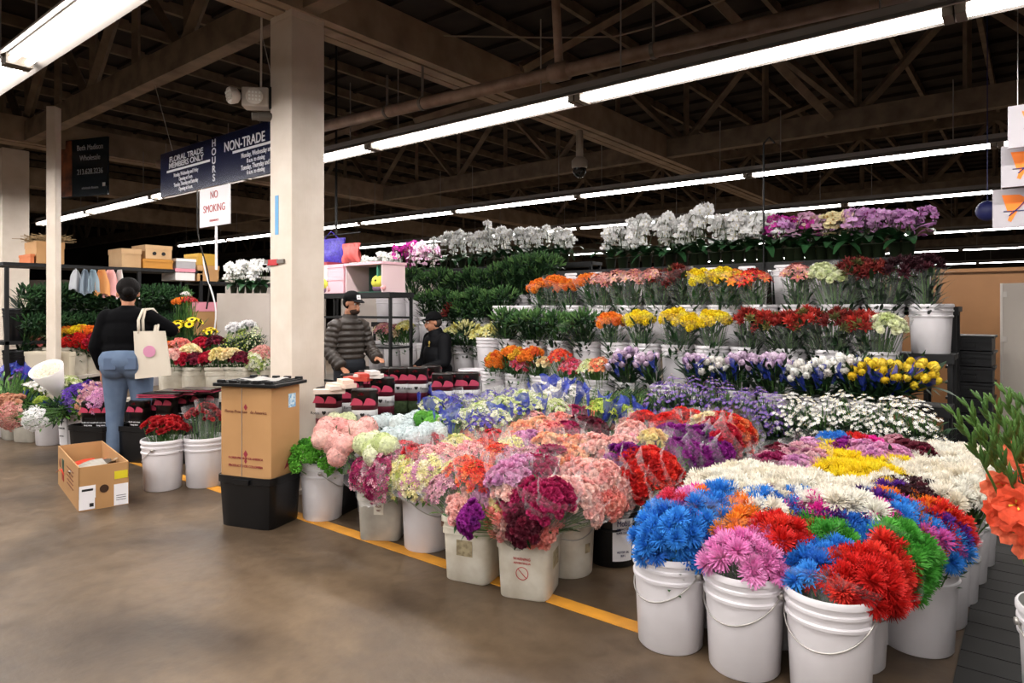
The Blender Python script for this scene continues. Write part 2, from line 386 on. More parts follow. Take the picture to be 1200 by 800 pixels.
def h_aster(R=.0125, seed=0):
    b = MB()
    for k in range(7): b.petal(2 * pi * k / 7, R, .0085, .3, -.3, 1, 1, r0=.002, tip=.6, m=0, base=.5)
    b.petal(0, .005, .006, .9, 0, 1, 1, tip=1, m=1, z0=.002, r0=-.002); return b
def h_frill(R=.04, seed=0):
    r = random.Random(seed); b = MB(); n = 60
    for i in range(n):
        z = 1 - 1.75 * (i + .5) / n; a = i * 2.39996; q = math.sqrt(max(0, 1 - z * z)); d = Vector((q * cos(a), q * sin(a), z))
        b.at(Matrix.Translation(d * R * .55) @ d.to_track_quat('Z', 'Y').to_matrix().to_4x4() @ Matrix.Rotation(r.random() * 6, 4, 'Z'))
        for k in range(2): b.petal(k * pi, R * .55, R * .3, 1.0, -.3, 2, 1, tip=.5, m=0)
    return b
HEAD = dict(mum=h_mum, carn=h_carn, rose=h_rose, hyd=h_hyd, small=h_small, lily=h_lily, tulip=h_tulip, bud=h_bud, leuc=h_leuc, sun=h_sun, aster=h_aster, frill=h_frill)

# kind: head, count, dome radius, dome height, length, leaf count, leaf length, own blossoms?, word
KIND = {
 'mum':   ('mum', 17, .12, .075, .50, 14, .07, True, 'spiky chrysanthemum'),
 'mumf':  ('mum', 20, .14, .045, .50, 12, .07, True, 'fluffy chrysanthemum'),
 'carn':  ('carn', 27, .11, .07, .50, 22, .10, True, 'carnation'),
 'carns': ('carn', 27, .115, .07, .50, 22, .10, False, 'carnation'),
 'hyd':   ('hyd', 3, .075, .03, .50, 10, .12, True, 'hydrangea'),
 'spray': ('small', 130, .13, .085, .50, 40, .07, False, 'spray flower'),
 'alst':  ('lily', 24, .12, .07, .60, 110, .12, False, 'alstroemeria'),
 'clus':  ('frill', 18, .12, .06, .60, 110, .12, False, 'cluster flower'),
 'lilyb': ('bud', 15, .13, .07, .60, 120, .15, False, 'lily bud'),
 'leuc':  ('leuc', 24, .12, .09, .60, 120, .13, False, 'pointed red-leaved'),
 'tulip': ('tulip', 10, .085, .05, .50, 60, .15, True, 'tulip'),
 'aster': ('aster', 120, .15, .26, .50, 520, .055, False, 'aster'),
 'greenb': ('frill', 13, .115, .07, .50, 12, .07, True, 'ruffled green pompon'),
 'rose':  ('rose', 17, .12, .06, .50, 26, .08, True, 'rose'),
 'sun':   ('sun', 7, .12, .06, .55, 26, .13, True, 'small sunflower'),
}
STEM = mat('stem_green', '#4f7438', .6); LEAF = mat('leaf_green', '#2f5a2b', .5, noise=.3, nscale=20, hex2='#1d3d1e')
DLEAF = mat('dark_leaf_green', '#223f22', .5, noise=.3, nscale=20, hex2='#142a16'); LEAFL = mat('light_leaf_green', '#6d9a45', .5, noise=.3, nscale=20, hex2='#456f2e'); CENT = mat('flower_centre', '#e3c64a', .7); DKC = mat('dark_flower_centre', '#2b1a10', .8)
WHITEP = mat('plain_petal', '#ffffff', .7)
HM = {}
def head_mesh(k, v):
    if (k, v) not in HM:
        HM[(k, v)] = HEAD[k](seed=v * 13 + 5).mesh(k + '_blossom', [WHITEP, DKC if k == 'sun' else CENT, STEM])
    return HM[(k, v)]
def dome(n, r, h, rnd):
    out = []
    for i in range(n):
        q = math.sqrt((i + .5) / n); a = i * 2.39996 + rnd.uniform(-.25, .25); rr = r * q * rnd.uniform(.93, 1.05)
        z = h * (1 - q * q) + rnd.uniform(-.012, .012)
        d = Vector((cos(a) * q * 1.15, sin(a) * q * 1.15, 1)).normalized()
        out.append((Vector((cos(a) * rr, sin(a) * rr, z)), d))
    return out
BP = {}
def bunch_proto(kind, v):
    key = (kind, v)
    if key in BP: return BP[key]
    hd, n, r, h, H, nl, ll, indiv, word = KIND[kind]
    rnd = random.Random(hash(kind) % 1000 if False else sum(map(ord, kind)) * 7 + v)
    pts = dome(n, r, h, rnd)
    if kind == 'aster': pts = [(p + Vector((0, 0, rnd.uniform(-.11, .02))) * (p.xy.length / r), d) for p, d in pts]
    fo = MB(); tp = pts if n < 40 else pts[::4]
    for p, d in tp:
        e = Vector((p.x * .22, p.y * .22, 0)); t = p + Vector((0, 0, H - .02))
        fo.tube([e, e.lerp(t, .55) + Vector((p.x * -.12, p.y * -.12, 0)), t], .0028, 4, 0, False)
    for i in range(nl):
        a = rnd.random() * 6.283; t = rnd.uniform(.45 if nl < 100 else .3, .97) if kind != 'aster' else rnd.uniform(.5, 1.15); q = rnd.uniform(.3, 1) * r * (.25 + .75 * t) ; L = ll * rnd.uniform(.7, 1.2)
        fo.at(Matrix.Translation((cos(a) * q, sin(a) * q, H * t)))
        fo.petal(a + rnd.uniform(-.8, .8), L, L * (.22 if ll > .09 else .34), rnd.uniform(.5, 1.35), rnd.uniform(-.9, 0), 3, 1, tip=.05, m=1)
    fo.at(Matrix.Identity(4))
    fm = fo.mesh(kind + '_stems', [STEM, LEAFL if kind in ('spray', 'greenb') else (DLEAF if kind in ('aster', 'lilyb', 'leuc', 'tulip') else LEAF)])
    bm = None
    if not indiv:
        b = MB(); hs = [HEAD[hd](seed=q * 13 + 5) for q in range(3)]
        if hd == 'carn': pass
        for i, (p, d) in enumerate(pts):
            c = 0 if rnd.random() < .5 else (1 if rnd.random() < .6 else 2)
            M = Matrix.Translation(p + Vector((0, 0, H))) @ d.to_track_quat('Z', 'Y').to_matrix().to_4x4() @ Matrix.Rotation(rnd.random() * 6, 4, 'Z') @ Matrix.Scale(rnd.uniform(.85, 1.15), 4)
            b.merge(hs[i % 3], M, [c, 3, 4])
        bm = b.mesh(kind + '_blossoms', [WHITEP, WHITEP, WHITEP, CENT, DLEAF if kind == 'lilyb' else STEM])
    BP[key] = (pts, fm, bm); return BP[key]
SL = {}
FILM = film('clear_plastic_film', '#ffffff', .025); FILMB = film('blue_printed_film', '#2a3fb5', .62, .3); FILMD = film('dark_printed_film', '#1c1418', .3, .25); FILMR = film('red_printed_film', '#a3283a', .85, .3); FILMW = film('milky_film', '#efe9ec', .45, .2)
def sleeve_mesh(r, H, z0, z1, v, flare=1.0):
    key = (round(r, 2), round(H, 2), round(z0, 2), round(z1, 2), v, flare)
    if key not in SL:
        b = MB(); rnd = random.Random(v); ph = [rnd.random() * 6 for _ in range(4)]
        wob = lambda q, t: .05 * sin(3 * q + ph[0]) + .05 * t * sin(7 * q + ph[1]) + .03 * t * sin(13 * q + ph[2])
        prof = []
        for i in range(7):
            t = z0 + (z1 - z0) * i / 6
            prof.append((max(.03, r * 1.12 * (.28 + .72 * t ** 1.3) * (1 if i < 6 else flare)), H * t))
        vs = MB(); n = 30
        vs.lathe([(1e-5, prof[0][1])] + prof, n, 0, wob=wob); vs.f = [f for f in vs.f if True]
        # drop the closed tip
        vs.f = vs.f[n:]; vs.mi = vs.mi[n:]
        SL[key] = vs.mesh('sleeve', [FILM], True)
    return SL[key]
def wrap_mesh(r, H, v):
    key = ('w', round(r, 2), round(H, 2), v)
    if key not in SL:
        b = MB(); rn = random.Random(v + 9)
        for k in range(4):
            a0 = k * 1.57 + rn.random() * .6; sp = rn.uniform(.7, 1.15); ph = rn.random() * 6
            b.grid(lambda u, t: (r * (.72 + .42 * t + .06 * sin(9 * u + ph)) * cos(a0 + sp * (u - .5) * (.5 + .7 * t)), r * (.72 + .42 * t + .06 * sin(9 * u + ph)) * sin(a0 + sp * (u - .5) * (.5 + .7 * t)), H * (.76 + .24 * t) + .02 * sin(5 * u + ph) * t), 8, 4)
        SL[key] = b.mesh('blue_wrap', [FILMB], True)
    return SL[key]
def setslot(o, i, m): s = o.material_slots[i]; s.link = 'OBJECT'; s.material = m

BUCK = []
def bunch(kind, p, cols, word, scale=1.0, bucket=None, sleeve=None, base=None, tilt=None, cat='flower bunch', name=None, label=None, group=None, v=None):
    hd, n, r, h, H, nl, ll, indiv, kw = KIND[kind]
    v = RN.randrange(3) if v is None else v
    pts, fm, bm = bunch_proto(kind, v)
    if base is None:
        bx, by, bz = bucket['p']; off = Vector((p.x - bx, p.y - by, 0)); lim = bucket['r'] - .062; rim = bz + bucket.get('hz', .37)
        o2 = off * .8
        if o2.length > lim: o2 = o2.normalized() * lim
        c = Vector((bx + o2.x, by + o2.y, rim)); dr = (p - c)
        if dr.z < .05: dr.z = .05
        dr.normalize(); base = c; dep = .33
        while dep > .06:
            base = c - dr * dep
            if base.z > bz + .02 and Vector((base.x - bx, base.y - by, 0)).length < bucket['r'] - .045: break
            dep -= .01
    dirv = p - base; dist = dirv.length - h * .5
    root = thing(name or kw.replace(' ', '_').replace('-', '_') + '_bunch', label or '', cat, base)
    root.rotation_mode = 'QUATERNION'
    root.rotation_quaternion = dirv.to_track_quat('Z', 'Y') @ Euler((0, 0, RN.random() * 6.28)).to_quaternion()
    sz = dist / H / scale; root.scale = (scale, scale, scale)
    if group: root['group'] = group
    link('stems', fm, root).scale = (1, 1, sz)
    ms = [petal_mat(c) for c in cols]
    while len(ms) < 3: ms.append(ms[-1])
    if indiv:
        for i, (q, d) in enumerate(pts):
            o = link('blossom', head_mesh(hd, i % 3), root)
            M = Matrix.Translation(q * 1.0 + Vector((0, 0, H * sz))) @ d.to_track_quat('Z', 'Y').to_matrix().to_4x4() @ Matrix.Rotation(RN.random() * 6, 4, 'Z')
            k = RN.uniform(.9, 1.15)
            o.matrix_local = M @ Matrix.Diagonal((k, k, k, 1))
            t = RN.random(); setslot(o, 0, ms[0] if t < .55 else (ms[1] if t < .85 else ms[2]))
    else:
        o = link('blossoms', bm, root, (0, 0, H * (sz - 1)))
        for i in range(3): setslot(o, i, ms[i])
    if sleeve:
        for q, m in enumerate(sleeve.split('+')):
            if m == 'clear': so = link('plastic_sleeve', sleeve_mesh(r, H + h, .12, 1.02, v), root); setslot(so, 0, FILM)
            if m == 'flare': so = link('plastic_sleeve', sleeve_mesh(r, H + h, .2, .9, v, 1.05), root); setslot(so, 0, FILM)
            if m == 'milky': so = link('plastic_sleeve', sleeve_mesh(r, H + h, .2, .93, v, 1.1), root); setslot(so, 0, FILMW)
            if m == 'blue': so = link('blue_wrap', wrap_mesh(r, H + h, v), root); setslot(so, 0, FILMB)
            if m == 'dark': so = link('printed_wrap', sleeve_mesh(r * 1.03, H + h, .35, 1.06, v, 1.05), root); setslot(so, 0, FILMD)
    for so in root.children:
        if 'sleeve' in so.name or 'wrap' in so.name: so.scale = (1, 1, sz)
    if bucket is not None: bucket['b'].append((root, word, kw))
    return root

# ------------------------------------------------------------------ buckets
PLW = mat('white_plastic', '#dfdbde', .38, noise=.35, nscale=5, hex2='#cfcacd'); PLC = mat('cream_worn_plastic', '#d8d2c4', .5, noise=.22, nscale=9, hex2='#b9ae9b')
PLG = mat('grey_worn_plastic', '#b9b3a7', .5, noise=.2, nscale=7, hex2='#9a948a'); PLK = mat('black_plastic', '#0d0d0f', .35); WIRE = mat('bail_wire', '#b9b5b0', .35, .7)
WATER = mat('bucket_water', '#2a2d22', .08, spec=.6)
RP = [(.001, .008), (.126, .0), (.133, .008), (.146, .275), (.1465, .283), (.154, .287), (.155, .298), (.148, .303), (.149, .328), (.156, .331), (.156, .341), (.150, .345), (.151, .362), (.159, .366), (.159, .383), (.154, .39), (.149, .389), (.145, .36), (.129, .02), (.001, .02)]
SP = [(.001, .006), (.118, .0), (.124, .008), (.134, .235), (.134, .24), (.141, .243), (.141, .275), (.137, .278), (.137, .30), (.147, .304), (.147, .33), (.142, .336), (.138, .335), (.134, .30), (.120, .02), (.001, .02)]
def bucket_meshes():
    d = {}
    for nm, prof, sq, m in (('round', RP, 0, PLW), ('cream', RP, 0, PLC), ('grey', SP, 7, PLG), ('square', SP, 7, PLC), ('black', RP, 0, PLK)):
        b = MB(); b.lathe(prof, 48, 0, sq=sq); me = b.mesh('bucket_body', [m], True)
        try: me.set_sharp_from_angle(angle=radians(50))
        except Exception: pass
        d[nm] = me
    b = MB(); R = .157
    pts = [(R * cos(a), -.145 * sin(a), .325 - .12 * sin(a)) for a in [pi * i / 18 for i in range(19)]]
    b.tube(pts, .003, 6, 0)
    for e in (-1, 1): b.tube([(e * .148, 0, .325), (e * .166, 0, .325)], .013, 10, 0)
    d['handle'] = b.mesh('wire_handle', [WIRE], True)
    b = MB(); b.tube(pts[7:12], .008, 8); d['grip'] = b.mesh('grip', [PLK], True)
    return d
BM = bucket_meshes()
BWORD = dict(round='white', cream='cream worn', grey='grey square', square='cream square', black='black')
def bucket(x, y, z=0, typ='round', phrase='', rz=None, h=1.0, handle=True, tier='L', grip=False, s=1.0):
    r = thing('flower_bucket', '', 'bucket', (x, y, z), RN.random() * 6.28 if rz is None else rz)
    r.scale = (s, s, h)
    link('bucket_body', BM[typ], r)
    if handle and typ not in ('square', 'grey'):
        hd = link('wire_handle', BM['handle'], r)
        if grip: link('grip', BM['grip'], hd)
    d = dict(hz=(.31 if typ in ('square', 'grey') else .37) * h, p=(x, y, z), r=.15 * s if typ not in ('square', 'grey') else .13 * s, o=r, b=[], t=tier, typ=typ, ph=phrase)
    BUCK.append(d); return d
def nearest(p, tiers):
    return min((b for b in BUCK if b['t'] in tiers), key=lambda b: (b['p'][0] - p.x) ** 2 + (b['p'][1] - p.y) ** 2)
def label_patch(parent, r, z0, z1, a0, a1, m, name='bucket_label', k=0.0):
    b = MB(); b.grid(lambda u, w: ((r + k * (z0 + (z1 - z0) * w)) * cos(a0 + (a1 - a0) * u), (r + k * (z0 + (z1 - z0) * w)) * sin(a0 + (a1 - a0) * u), z0 + (z1 - z0) * w), 10, 2)
    return b.build(name, m, parent, True)
def finish_labels():
    """every bucket and bunch gets a label from where it stands"""
    for b in BUCK:
        b['o']['label'] = ('%s plastic bucket, %s' % (BWORD[b['typ']], b['ph'])).replace('white plastic bucket, white', 'white')
        n = len(b['b'])
        c = Vector(b['p'])
        key = lambda t: (t[0].matrix_world.translation - c).dot(RT)
        bb = sorted(b['b'], key=lambda t: t[3] if len(t) > 3 else 0)
        wc = {}
        items = []
        for t in b['b']:
            q = t[0]; hp = Vector(q.location) + q.rotation_quaternion @ Vector((0, 0, .5))
            items.append((hp.dot(RT), hp.dot(FW), t))
        for name in set((t[1], t[2]) for t in b['b']):
            same = sorted([i for i in items if (i[2][1], i[2][2]) == name], key=lambda i: i[0])
            for j, it in enumerate(same):
                pos = '' if len(same) == 1 else (['left one, ', 'right one, '][j] if len(same) == 2 else (['left one, ', 'middle one, ', 'right one, '][j] if len(same) == 3 else '%s from left, ' % ORD[j]))
                w = it[2][1]; k = it[2][2]
                if k.split()[-1] in w: k = ''
                it[2][0]['label'] = ('%s %s bunch, %s%s' % (w, k, pos, b['ph'].replace('from left in the', 'bucket,'))).replace('  ', ' ')
        if not b['o'].get('group'): b['o']['group'] = 'flower buckets ' + b.get('g', 'of the market')

# palettes
PAL = {
 'pink': ('pale pink', '#f3bab2', '#f6c9be', '#eba8a3'), 'pinkw': ('pink and cream', '#efb0ae', '#f3d6bd', '#e69aa0'), 'coral': ('coral pink', '#ee9489', '#f2a898', '#e67f7b'),
 'peach': ('peach', '#efb08a', '#f1c29b', '#e9927b'), 'cream': ('cream', '#efdcae', '#f1e6bd', '#eccf9c'), 'creamy': ('cream yellow', '#ecdc9a', '#f0cf96', '#e6d07c'), 'magenta': ('deep magenta', '#a3174f', '#b62560', '#8c1244'),
 'maroon': ('dark maroon', '#5c0f26', '#7a1733', '#4a0b1e'), 'red': ('bright red', '#d3201c', '#e0382a', '#b31618'), 'crim': ('crimson', '#b01230', '#c41c3a', '#93102a'), 'purple': ('vivid purple', '#86157e', '#9b2391', '#6d1070'),
 'lilac': ('lilac pink', '#d391b8', '#dba5c7', '#c17db0'), 'orange': ('orange', '#ee8123', '#f2922c', '#e46f1b'), 'yellow': ('bright yellow', '#f0d41c', '#f3df33', '#e2c214'),
 'white': ('cream white', '#efe8da', '#f3eee4', '#e5dcc8'), 'purew': ('white', '#eeecec', '#f4f3f2', '#e2dfe0'), 'blue': ('bright blue', '#2f83d6', '#3f97e6', '#2a6fc9'), 'green': ('grass green', '#4fa53a', '#61b648', '#3d8f30'),
 'lime': ('yellow green', '#a9bb4f', '#c1cc6d', '#8ea63c'), 'dkpur': ('deep violet', '#4b1b7a', '#5d2590', '#3b145f'), 'hotp': ('hot pink', '#e0289c', '#ea4cae', '#cc1d88'), 'rosep': ('candy pink', '#e88ac6', '#ee9ed2', '#e077bb'),
 'spmag': ('magenta and white', '#8d1450', '#d99fae', '#a8255b'), 'spcream': ('cream and lilac', '#e8dfa0', '#cf8fae', '#efe6c4'), 'spyel': ('yellow green mixed', '#e6dc85', '#dfd8a6', '#b7c067'), 'spred': ('red and pink', '#c5202a', '#d9515a', '#8d1a2a'),
 'sppink': ('pale pink mixed', '#eaa5a5', '#efc2b6', '#db8494'), 'spor': ('orange red mixed', '#dc3f22', '#e57a48', '#c22a2a'), 'spcor': ('coral and cream', '#e48a62', '#e9d29a', '#d5533d'), 'splil': ('dusty lilac mixed', '#c9909f', '#d7aab0', '#b0708c'),
 'mxblu': ('blue-wrapped pale', '#dfe0c2', '#b8c67a', '#4a4cb0'), 'mxvio': ('violet and cream', '#4a3fa8', '#cdd1a8', '#7a5fb8'), 'oy': ('orange and yellow', '#e8852a', '#e3b435', '#d9602c'), 'pr': ('pink and red', '#c8456a', '#b5303a', '#dc8290'),
 'gw': ('green and white', '#cfd59c', '#e3e2cf', '#9fb45c'), 'astp': ('violet', '#765aa6', '#866ab4', '#57398a'), 'astw': ('small white', '#e9e6e0', '#efedea', '#d9d6cd'), 'tw': ('white', '#ece8e2', '#f2efea', '#e3dcd8'), 'tl': ('pale lilac', '#cdb4cc', '#dcc8da', '#b79bbf'),
 'ty': ('yellow', '#e6c830', '#eed34a', '#d9b523'), 'bud': ('green', '#456b38', '#587d42', '#35592e'), 'budc': ('cream yellow', '#d6d388', '#e5e0a8', '#c4b860'), 'budp': ('pink and cream', '#c98c8f', '#dfc7a3', '#a9606f'), 'dred': ('dark red', '#6b1b1a', '#7f2a22', '#5a5a30'), 'red2': ('red', '#8f251d', '#b8352a', '#6d6a35'),
 'vdk': ('very dark maroon', '#35101a', '#4b1622', '#260b12'), 'dpink': ('dusty pink', '#cf8f86', '#dca79b', '#b96f6b'), 'blw': ('pale blue-white', '#cdd8d9', '#dbe4e2', '#bccbd0'), 'limew': ('greenish white', '#d9dfb2', '#e6e8c6', '#c5d091'), 'gr2': ('vivid green', '#58a02f', '#6ab23c', '#418726'),
 'mixa': ('blue orange pink', '#2f83d6', '#ee8123', '#e0289c'), 'mixb': ('violet pink yellow', '#5d2590', '#e45cb4', '#ecc81b'), 'mixc': ('pink blue orange', '#e066b8', '#3f97e6', '#ef7a26'), 'mixd': ('red violet blue', '#d63a55', '#5d2590', '#3f8fe0'),
 'peachb': ('peach brown', '#cf9a7c', '#dbab8e', '#b87f66'), 'vio': ('violet', '#6a3fb0', '#7d55c0', '#512e93'), 'dkgreen': ('dark green', '#2c4f2b', '#3a6035', '#1f3d20'),
}

# ------------------------------------------------------------------ bucket blocks and the bunches in them
def plant(tier, cands, items, rowname, handles=True, dz=0, gname=''):
    """cands: bucket spots (x, y, z, type, row); only spots that hold bunches get a bucket. items: (point, kind, palette, opts)"""
    use = {}
    for it in items:
        p = it[0]; off = it[3].get('back', 0) if len(it) > 3 else 0
        i = min(range(len(cands)), key=lambda i: (cands[i][0] - p.x) ** 2 + (cands[i][1] - (p.y + off)) ** 2)
        use.setdefault(i, []).append(it)
    for i, c in enumerate(cands):
        if c[4] == 0 and len(c) > 5: use.setdefault(i, [])
    rows = {}
    for i in use: rows.setdefault(cands[i][4], []).append(i)
    for r, ids in rows.items():
        ids.sort(key=lambda i: cands[i][0])
        for j, i in enumerate(ids):
            x, y, z, typ, _ = cands[i][:5]
            ph = '%s from left in the %s' % (ORD[j], rowname(r))
            opt = cands[i][5] if len(cands[i]) > 5 else {}
            b = bucket(x, y, z, typ, ph, tier=tier, handle=handles, h=opt.get('h', 1), rz=opt.get('rz'), grip=opt.get('grip', False), s=opt.get('s', 1))
            b['g'] = gname; b['o']['group'] = gname
            for it in use[i]:
                o = it[3] if len(it) > 3 else {}
                pal = PAL[it[2]]
                bunch(it[1], it[0], pal[1:], pal[0], scale=o.get('s', 1), bucket=b, sleeve=o.get('w'), group=o.get('g') or (pal[0] + ' ' + KIND[it[1]][8] + ' bunches'))
    return

# ---- left block: carnations, hydrangeas and spray flowers between the pillar and the little aisle
LC = [(-3.79, 2.73, 0, 'round', 0, dict(rz=2.4, s=.95)), (-3.19, 2.75, 0, 'grey', 0, dict(rz=.62, h=1.02)), (-2.84, 2.78, 0, 'round', 0, dict(rz=1.5)), (-2.33, 2.64, 0, 'square', 0, dict(rz=.25)), (-1.99, 2.66, 0, 'square', 0, dict(rz=.35)),
      (-1.98, 2.99, 0, 'cream', 1, dict(s=.96)), (-1.87, 3.27, 0, 'black', 2, dict(grip=True, rz=.45)), (-1.9, 3.60, 0, 'square', 3, dict(rz=.4, h=1.12)), (-1.86, 3.92, 0, 'cream', 4, {}), (-1.82, 4.24, 0, 'cream', 5, {}), (-1.78, 4.56, 0, 'cream', 6, {})]
for r, (yy, xs) in enumerate(((3.06, (-3.62, -2.95, -2.6, -2.3)), (3.38, (-3.9, -3.57, -3.24, -2.9, -2.56, -2.22)), (3.70, (-3.9, -3.57, -3.24, -2.9, -2.56, -2.22)), (4.03, (-3.57, -3.24, -2.9, -2.56, -2.2)),
                              (4.36, (-3.9, -3.57, -3.24, -2.9, -2.56, -2.2)), (4.7, (-4.2, -3.9, -3.57, -3.24, -2.9, -2.56, -2.2)), (5.03, (-4.55, -4.2, -3.87, -3.54, -3.2)))):
    for x in xs: LC.append((x, yy, 0, 'round' if (r + int(x * 7)) % 3 else 'cream', r + 1))
LI = []
def lift(px, py, z, ymin, xmax=99):
    while z > .42 and (at(px, py, z=z).y < ymin): z -= .01
    p = at(px, py, z=z); p.x = min(p.x, xmax); return p
def L(px, py, kind, pal, z=.56, **o):
    if kind == 'carn' and z < .6: o.setdefault('s', .84)
    if kind == 'spray': o['s'] = o.get('s', 1) * .92
    LI.append((lift(px, py, z, 2.52), kind, pal, o))
L(357, 530, 'greenb', 'gr2', .46, s=1.0); L(389, 532, 'greenb', 'gr2', .46, s=1.05)
for a in ((383, 514, 'pink'), (406, 504, 'pink'), (402, 524, 'pink'), (424, 507, 'pink'), (388, 500, 'pink')): L(a[0], a[1], 'hyd', a[2], .58, s=.95)
for a in ((434, 520, 'limew'), (446, 526, 'limew'), (452, 496, 'blw'), (478, 500, 'blw'), (467, 511, 'blw'), (503, 507, 'blw'), (488, 492, 'blw'), (512, 498, 'blw'), (486, 512, 'blw'), (400, 493, 'limew')): L(a[0], a[1], 'hyd', a[2], .6, s=.9)
L(496, 492, 'hyd', 'gr2', .64, s=.8); L(510, 499, 'hyd', 'gr2', .62, s=.8)
for a in ((428, 550, 'spmag', .5), (456, 556, 'spyel', .48), (436, 566, 'spmag', .46), (488, 560, 'spcream', .5), (517, 566, 'splil', .48), (508, 548, 'spcream', .52), (470, 545, 'spyel', .52), (450, 538, 'spmag', .54), (527, 552, 'spyel', .5)):
    L(a[0], a[1], 'spray', a[2], a[3], w='clear')
for a in ((470, 525, 'spred'), (483, 530, 'spred'), (502, 530, 'sppink'), (522, 530, 'sppink'), (503, 512, 'crim'), (538, 517, 'spyel'), (545, 543, 'spor'), (560, 552, 'spor'), (548, 525, 'sppink'), (568, 522, 'spor'), (578, 510, 'spred'), (552, 507, 'spcor'), (535, 502, 'spyel'),
          (572, 503, 'spcor'), (560, 497, 'spred'), (578, 530, 'spor'), (600, 513, 'spcor'), (592, 500, 'sppink'), (612, 503, 'peach'), (608, 520, 'spyel'), (596, 532, 'splil')):
    L(a[0], a[1], 'spray' if a[2] != 'peach' else 'carns', a[2], .58, w='clear', s=.95)
for a in ((630, 497, 'peach'), (648, 503, 'coral'), (625, 488, 'sppink'), (612, 482, 'pinkw'), (637, 482, 'maroon'), (655, 478, 'magenta'), (672, 482, 'magenta'), (652, 493, 'coral'), (680, 495, 'maroon'), (694, 497, 'maroon'), (664, 503, 'magenta'), (700, 480, 'spcor'), (718, 483, 'peach'),
          (735, 494, 'pink'), (752, 497, 'pinkw'), (745, 515, 'sppink'), (640, 517, 'peach'), (663, 517, 'spcor'), (683, 519, 'peach'), (703, 521, 'pink'), (724, 521, 'pink'), (625, 533, 'splil'), (645, 532, 'magenta'), (664, 532, 'peach'), (610, 545, 'lilac'), (628, 545, 'magenta'), (597, 552, 'lilac'), (742, 503, 'pink'), (620, 515, 'lilac')):
    L(a[0], a[1], 'carns' if a[2] not in ('sppink', 'splil', 'spcor') else 'spray', a[2], .6, w='clear', s=.95)
L(767, 511, 'carn', 'creamy', .64, s=.8, w='clear')
for a in ((544, 592, 'pink', .44), (566, 586, 'creamy', .46), (546, 606, 'purple', .42), (584, 598, 'coral', .42), (590, 580, 'creamy', .48), (572, 570, 'lilac', .54), (597, 566, 'pink', .56), (607, 582, 'magenta', .56), (628, 572, 'magenta', .59), (652, 577, 'magenta', .58), (640, 586, 'magenta', .53), (612, 618, 'maroon', .40), (638, 600, 'coral', .42), (634, 622, 'coral', .36),
          (643, 555, 'pink', .53), (667, 551, 'pink', .54), (690, 549, 'pink', .58), (712, 556, 'pink', .57), (667, 572, 'pink', .54), (690, 575, 'pink', .52), (733, 570, 'pink', .5), (718, 585, 'coral', .46), (695, 590, 'pink', .46), (590, 612, 'pink', .38), (728, 548, 'pink', .56), (740, 556, 'pinkw', .54)):
    L(a[0], a[1], 'carn', a[2], a[3], w='dark' if a[0] == 612 and a[1] == 618 else ('clear' if a[:2] not in ((546, 606), (634, 622), (590, 612)) else None), **({'s': .7} if a[:2] in ((546, 606), (612, 618), (634, 622), (590, 612)) else {}))
for a in ((736, 536, 'purple', .62), (751, 543, 'red', .6), (771, 546, 'red', .6), (786, 550, 'red', .58), (752, 562, 'red', .54), (772, 566, 'dred', .52), (779, 495, 'red', .64), (797, 488, 'red', .66), (812, 490, 'red', .66), (831, 494, 'cream', .66), (847, 494, 'red', .66), (862, 500, 'red', .66), (870, 505, 'spor', .64), (757, 492, 'red', .64), (843, 503, 'crim', .64),
          (785, 508, 'purple', .62), (803, 510, 'purple', .62), (822, 514, 'purple', .6), (792, 524, 'purple', .58), (812, 528, 'purple', .57), (842, 515, 'purple', .6), (855, 513, 'crim', .62), (848, 530, 'purple', .56), (832, 538, 'purple', .52), (860, 528, 'crim', .54)):
    L(a[0], a[1], 'carn', a[2], a[3], w='clear')
for i, a in enumerate(((508, 472), (528, 470), (545, 487), (530, 492), (550, 468), (566, 476), (580, 487), (572, 463), (590, 470), (604, 478), (598, 460), (615, 463), (625, 475), (560, 492), (638, 466), (520, 458), (545, 458), (650, 474))):
    L(a[0], a[1], 'spray', ('mxblu', 'mxvio', 'gw')[i % 3], .66, w='blue' if i % 3 == 0 else 'clear')
for a in ((636, 453), (658, 452), (674, 457), (648, 460)): L(a[0], a[1], 'spray', 'tw', .7, w='blue')
for a in ((697, 463), (712, 470), (728, 466), (742, 462), (757, 464), (688, 474), (750, 473)): L(a[0], a[1], 'aster', 'bud', .62, s=.8)
L(708, 474, 'spray', 'lime', .72, w='blue'); L(726, 482, 'spray', 'lime', .66, w='blue'); L(742, 486, 'spray', 'mxblu', .64, w='blue')
plant('L', LC, LI, lambda r: ('front' if r == 0 else ORD[r]) + ' carnation row', gname='buckets of the carnation block', handles=True)

